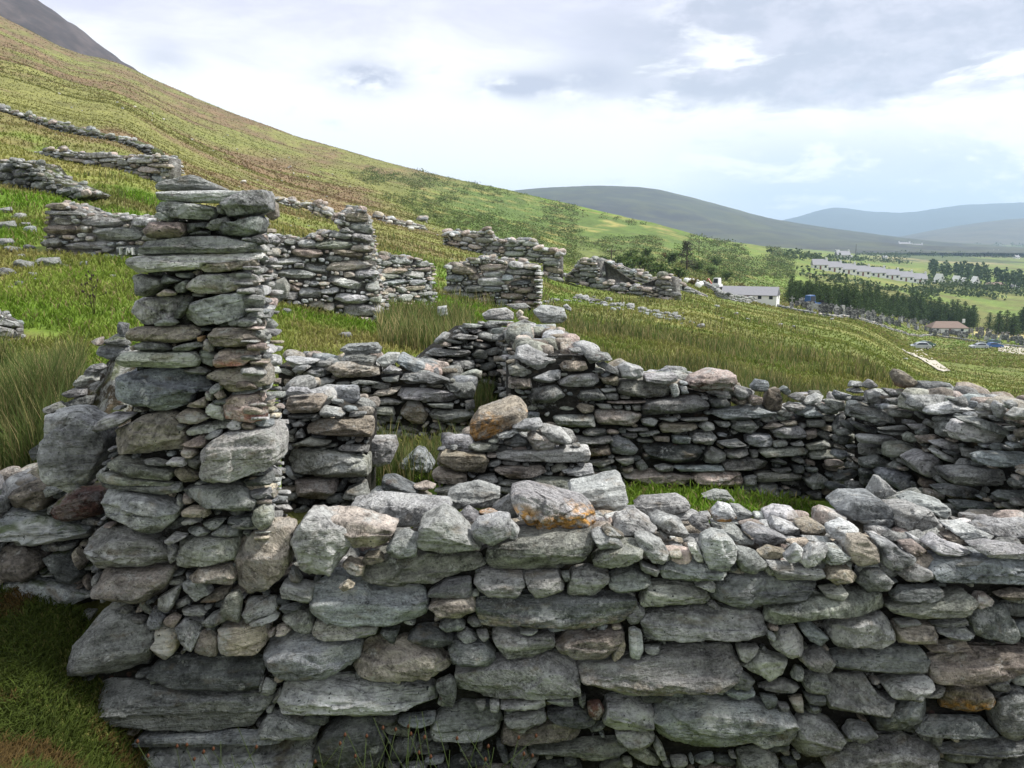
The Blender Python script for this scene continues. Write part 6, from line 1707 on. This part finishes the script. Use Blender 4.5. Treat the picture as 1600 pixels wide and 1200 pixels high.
# thin flowering stems in front of the front wall
for i,(x0,x1,n,lab) in enumerate(((270,420,26,'thin rush stems with brown seed heads before the lower left of the wall'),(430,600,16,'sparse grass stems at the wall foot, left of its mossy hollow'),(560,800,46,'dark grass and seed stems at the mossy foot of the front wall'))):
    heads=[]; st=Acc(); gx=at((x0+x1)/2,1200,3.3); 
    for k in range(n):
        p=at(rg.uniform(x0,x1),1215,rg.uniform(3.18,3.38)); h=rg.uniform(.12,.42); lx,ly=rg.normal(0,.10),rg.normal(0,.03); z0=hz(p[0],p[1])
        pts=[(p[0],p[1],z0-.02),(p[0]+lx*.4,p[1]+ly*.4,z0+h*.5),(p[0]+lx,p[1]+ly,z0+h)]; tube(st,pts,[.0022,.0018,.0010],5,(.07,.10,.03))
        if rg.random()<.55: hd=Acc(); heads.append(hd); tube(hd,[pts[2],(pts[2][0]+.002,pts[2][1],pts[2][2]+.008),(pts[2][0]+.003,pts[2][1],pts[2][2]+.018)],[.003,.007,.002],6,(.10,.04,.02))
    z=(gx[0],gx[1],hz(gx[0],gx[1])); e=empty('grass_tuft',z,lab,'grass tuft'); link('stem',st.mesh('stem',z),M_GRASS,e)
    for hd in heads: link('seed_head',hd.mesh('seed_head',z),M_LEAF,e)
X,Y=sample(2600,540,900,3.2,3.42,rg); emit('wall_foot_grass',[blades(X,Y,.05+.12*rg.random(len(X)),.004,np.array([[.05,.075,.018]])*rg.uniform(.5,1.4,(len(X),1)),rg,.8)])
# dark thistle left of the gable
st=Acc(); p=ground(148,498,5)
for dx,h in ((0,.50),(.04,.44),(-.05,.36)):
    tube(st,[(p[0],p[1],p[2]),(p[0]+dx*.6,p[1],p[2]+h*.5),(p[0]+dx*1.6,p[1],p[2]+h)],[.004,.003,.002],6,(.10,.09,.04))
    for k in range(7):
        z=h*rg.uniform(.4,1.0); q=np.array([p[0]+dx*1.6*z/h+rg.normal(0,.035),p[1]+rg.normal(0,.03),p[2]+z]); tube(st,[(p[0]+dx*1.6*(z-.03)/h,p[1],p[2]+z-.03),q-np.array([0,0,.005]),q,q+np.array([0,0,.02])],[.002,.003,.010,.004],6,(.05,.035,.03))
e=empty('dead_thistle',p,'tall dead thistle with dark seed heads in the grass left of the gable','plant'); link('stem',st.mesh('stem',p),M_LEAF,e)
# tuft of fine grass growing on the rubble heap
X=rg.normal(-1.72,.10,420); Y=rg.normal(4.75,.09,420); emit('heap_grass',[blades(X,Y,.10+.1*rg.random(420),.004,np.array([[.13,.18,.03]])*rg.uniform(.6,1.3,(420,1)),rg,.9,z=np.full(420,-.92)-np.abs(X+1.72)*.8)])
# ------------------------------------------------------------------ air
hm=bpy.data.materials.new('air'); hm.use_nodes=True; nt=hm.node_tree; nt.nodes.clear(); out=nt.nodes.new('ShaderNodeOutputMaterial'); pv=nt.nodes.new('ShaderNodeVolumePrincipled')
pv.inputs['Color'].default_value=(.58,.80,1,1); pv.inputs['Density'].default_value=HAZE; pv.inputs['Anisotropy'].default_value=.2; nt.links.new(pv.outputs[0],out.inputs['Volume'])
a=Acc(); box(a,-9000,12000,-200,11500,-160,520); o=link('haze',a.mesh('haze',smooth=False),hm); tag(o,kind='stuff')
# ------------------------------------------------------------------ camera, light, sky
cam=bpy.data.cameras.new('camera'); co=bpy.data.objects.new('camera',cam); COL.objects.link(co)
cam.sensor_width=36; cam.lens=F/1600*36; cam.clip_end=40000; cam.clip_start=.05
co.rotation_euler=(math.pi/2-PITCH,0,0); SC.camera=co
SUN_EL=math.radians(50); SUN_AZ=math.radians(88)   # from the right, slightly ahead (azimuth from +Y towards +X)
sl=bpy.data.lights.new('sun','SUN'); sl.energy=3.9; sl.angle=math.radians(7); sl.color=(1,.96,.9)
so=bpy.data.objects.new('sun',sl); COL.objects.link(so)
dv=Vector((math.sin(SUN_AZ)*math.cos(SUN_EL),math.cos(SUN_AZ)*math.cos(SUN_EL),math.sin(SUN_EL)))
so.rotation_euler=dv.to_track_quat('Z','Y').to_euler(); so.location=(30,10,40)
W=bpy.data.worlds.new('World'); SC.world=W; W.use_nodes=True; nt=W.node_tree; bg=nt.nodes['Background']
sky=N(nt,'ShaderNodeTexSky'); sky.sky_type='NISHITA'; sky.sun_disc=False; sky.sun_elevation=SUN_EL; sky.sun_rotation=SUN_AZ
sky.air_density=1.0; sky.dust_density=2.0
tc=N(nt,'ShaderNodeTexCoord'); D=tc.outputs['Generated']
sx=N(nt,'ShaderNodeSeparateXYZ'); nt.links.new(D,sx.inputs[0]); dx,dy,dz=sx.outputs
az=mth(nt,'ARCTAN2',dx,dy); el=mth(nt,'ARCSINE',dz)
def vec(a,b,c=0):
    n=N(nt,'ShaderNodeCombineXYZ')
    for i,x in enumerate((a,b,c)):
        if hasattr(x,'is_output'): nt.links.new(x,n.inputs[i])
        else: n.inputs[i].default_value=x
    return n.outputs[0]
def S(x,a): return mth(nt,'MULTIPLY',x,a)
def gauss(a0,e0,sa,se):
    a=S(mth(nt,'SUBTRACT',az,a0),1/sa); e=S(mth(nt,'SUBTRACT',el,e0),1/se)
    r=mth(nt,'ADD',mth(nt,'MULTIPLY',a,a),mth(nt,'MULTIPLY',e,e)); return mth(nt,'POWER',2.718,S(r,-1.0))
V1=vec(S(az,3.2),S(el,11),0)
n1=noise(nt,V1,1.3,7,.6,.4); n2=noise(nt,vec(S(az,7),S(el,20),3.1),1.2,7,.62,.3); n3=noise(nt,vec(S(az,14),S(el,30),7.7),1.4,6,.6)
white=(7.4,7.4,7.5); lav=(4.9,4.9,6.0); grey=(3.5,3.75,4.5); dgrey=(3.7,3.9,4.7)
c=mixc(nt, ramp(nt,mth(nt,'ADD',el,S(mth(nt,'SUBTRACT',n1,.5),.22)),.15,.26), white, lav)
right=ramp(nt,az,-.02,.2)
up=ramp(nt,mth(nt,'ADD',el,S(mth(nt,'SUBTRACT',n2,.5),.10)),.118,.15)
gm=mth(nt,'MULTIPLY', ramp(nt,mth(nt,'ADD',n1,S(mth(nt,'SUBTRACT',n2,.5),.6)),.34,.47), mth(nt,'MULTIPLY',right,up))
c=mixc(nt, mth(nt,'MULTIPLY',gm,.95), c, mixc(nt, S(ramp(nt,n3,.38,.66),.75), grey, (5.0,5.05,5.8)))
low=mth(nt,'MULTIPLY', ramp(nt,az,.12,.3), mth(nt,'SUBTRACT',1.0,ramp(nt,el,.07,.13)))
lm=mth(nt,'MULTIPLY', ramp(nt,n2,.38,.52), low)
c=mixc(nt, mth(nt,'MULTIPLY',lm,.75), c, (4.3,4.9,6.3))
for (a0,e0,sa,se,k) in ((-.155,.166,.040,.016,1.5),(.015,.160,.06,.014,1.4),(.09,.168,.05,.022,1.0),(.13,.215,.10,.02,.7),(-.36,.175,.03,.018,.6)):
    g=mth(nt,'MULTIPLY',gauss(a0,e0,sa,se),ramp(nt,n3,.25,.6))
    c=mixc(nt, mth(nt,'MULTIPLY',g,k,True), c, dgrey)
# bright cumulus heads near the horizon on the right
cm=mth(nt,'MULTIPLY', ramp(nt,n3,.55,.68), mth(nt,'MULTIPLY', ramp(nt,az,.2,.32), mth(nt,'MULTIPLY',ramp(nt,el,.035,.055),mth(nt,'SUBTRACT',1.0,ramp(nt,el,.075,.10)))))
c=mixc(nt, mth(nt,'MULTIPLY',cm,.8), c, white)
# broken cover: some blue sky shows through
gap=mth(nt,'MULTIPLY', ramp(nt,n2,.60,.76), .35)
c=mixc(nt, gap, c, sky.outputs[0])
# unseen sky overhead and behind, brightness set to light the wall fronts
ov=mth(nt,'MAXIMUM', ramp(nt,el,.3,.9), ramp(nt,S(dy,-1),-.2,.5))
c=mixc(nt, ov, c, (6.0,6.2,6.6))
c=mixc(nt, mth(nt,'LESS_THAN',dz,-.02), c, (1.2,1.3,1.0))
hb=mth(nt,'ADD',1.0,S(mth(nt,'SUBTRACT',1.0,ramp(nt,el,.0,.12)),.2))
c=mixc(nt,1.0,c,hb,'MULTIPLY')
nt.links.new(c,bg.inputs['Color']); bg.inputs['Strength'].default_value=.11
vs=SC.view_settings; vs.view_transform='Standard'; vs.look='None'; vs.exposure=.68; vs.gamma=1; vs.use_curve_mapping=False
SC.cycles.use_denoising=True; SC.cycles.volume_bounces=0; SC.cycles.max_bounces=5; SC.cycles.diffuse_bounces=3
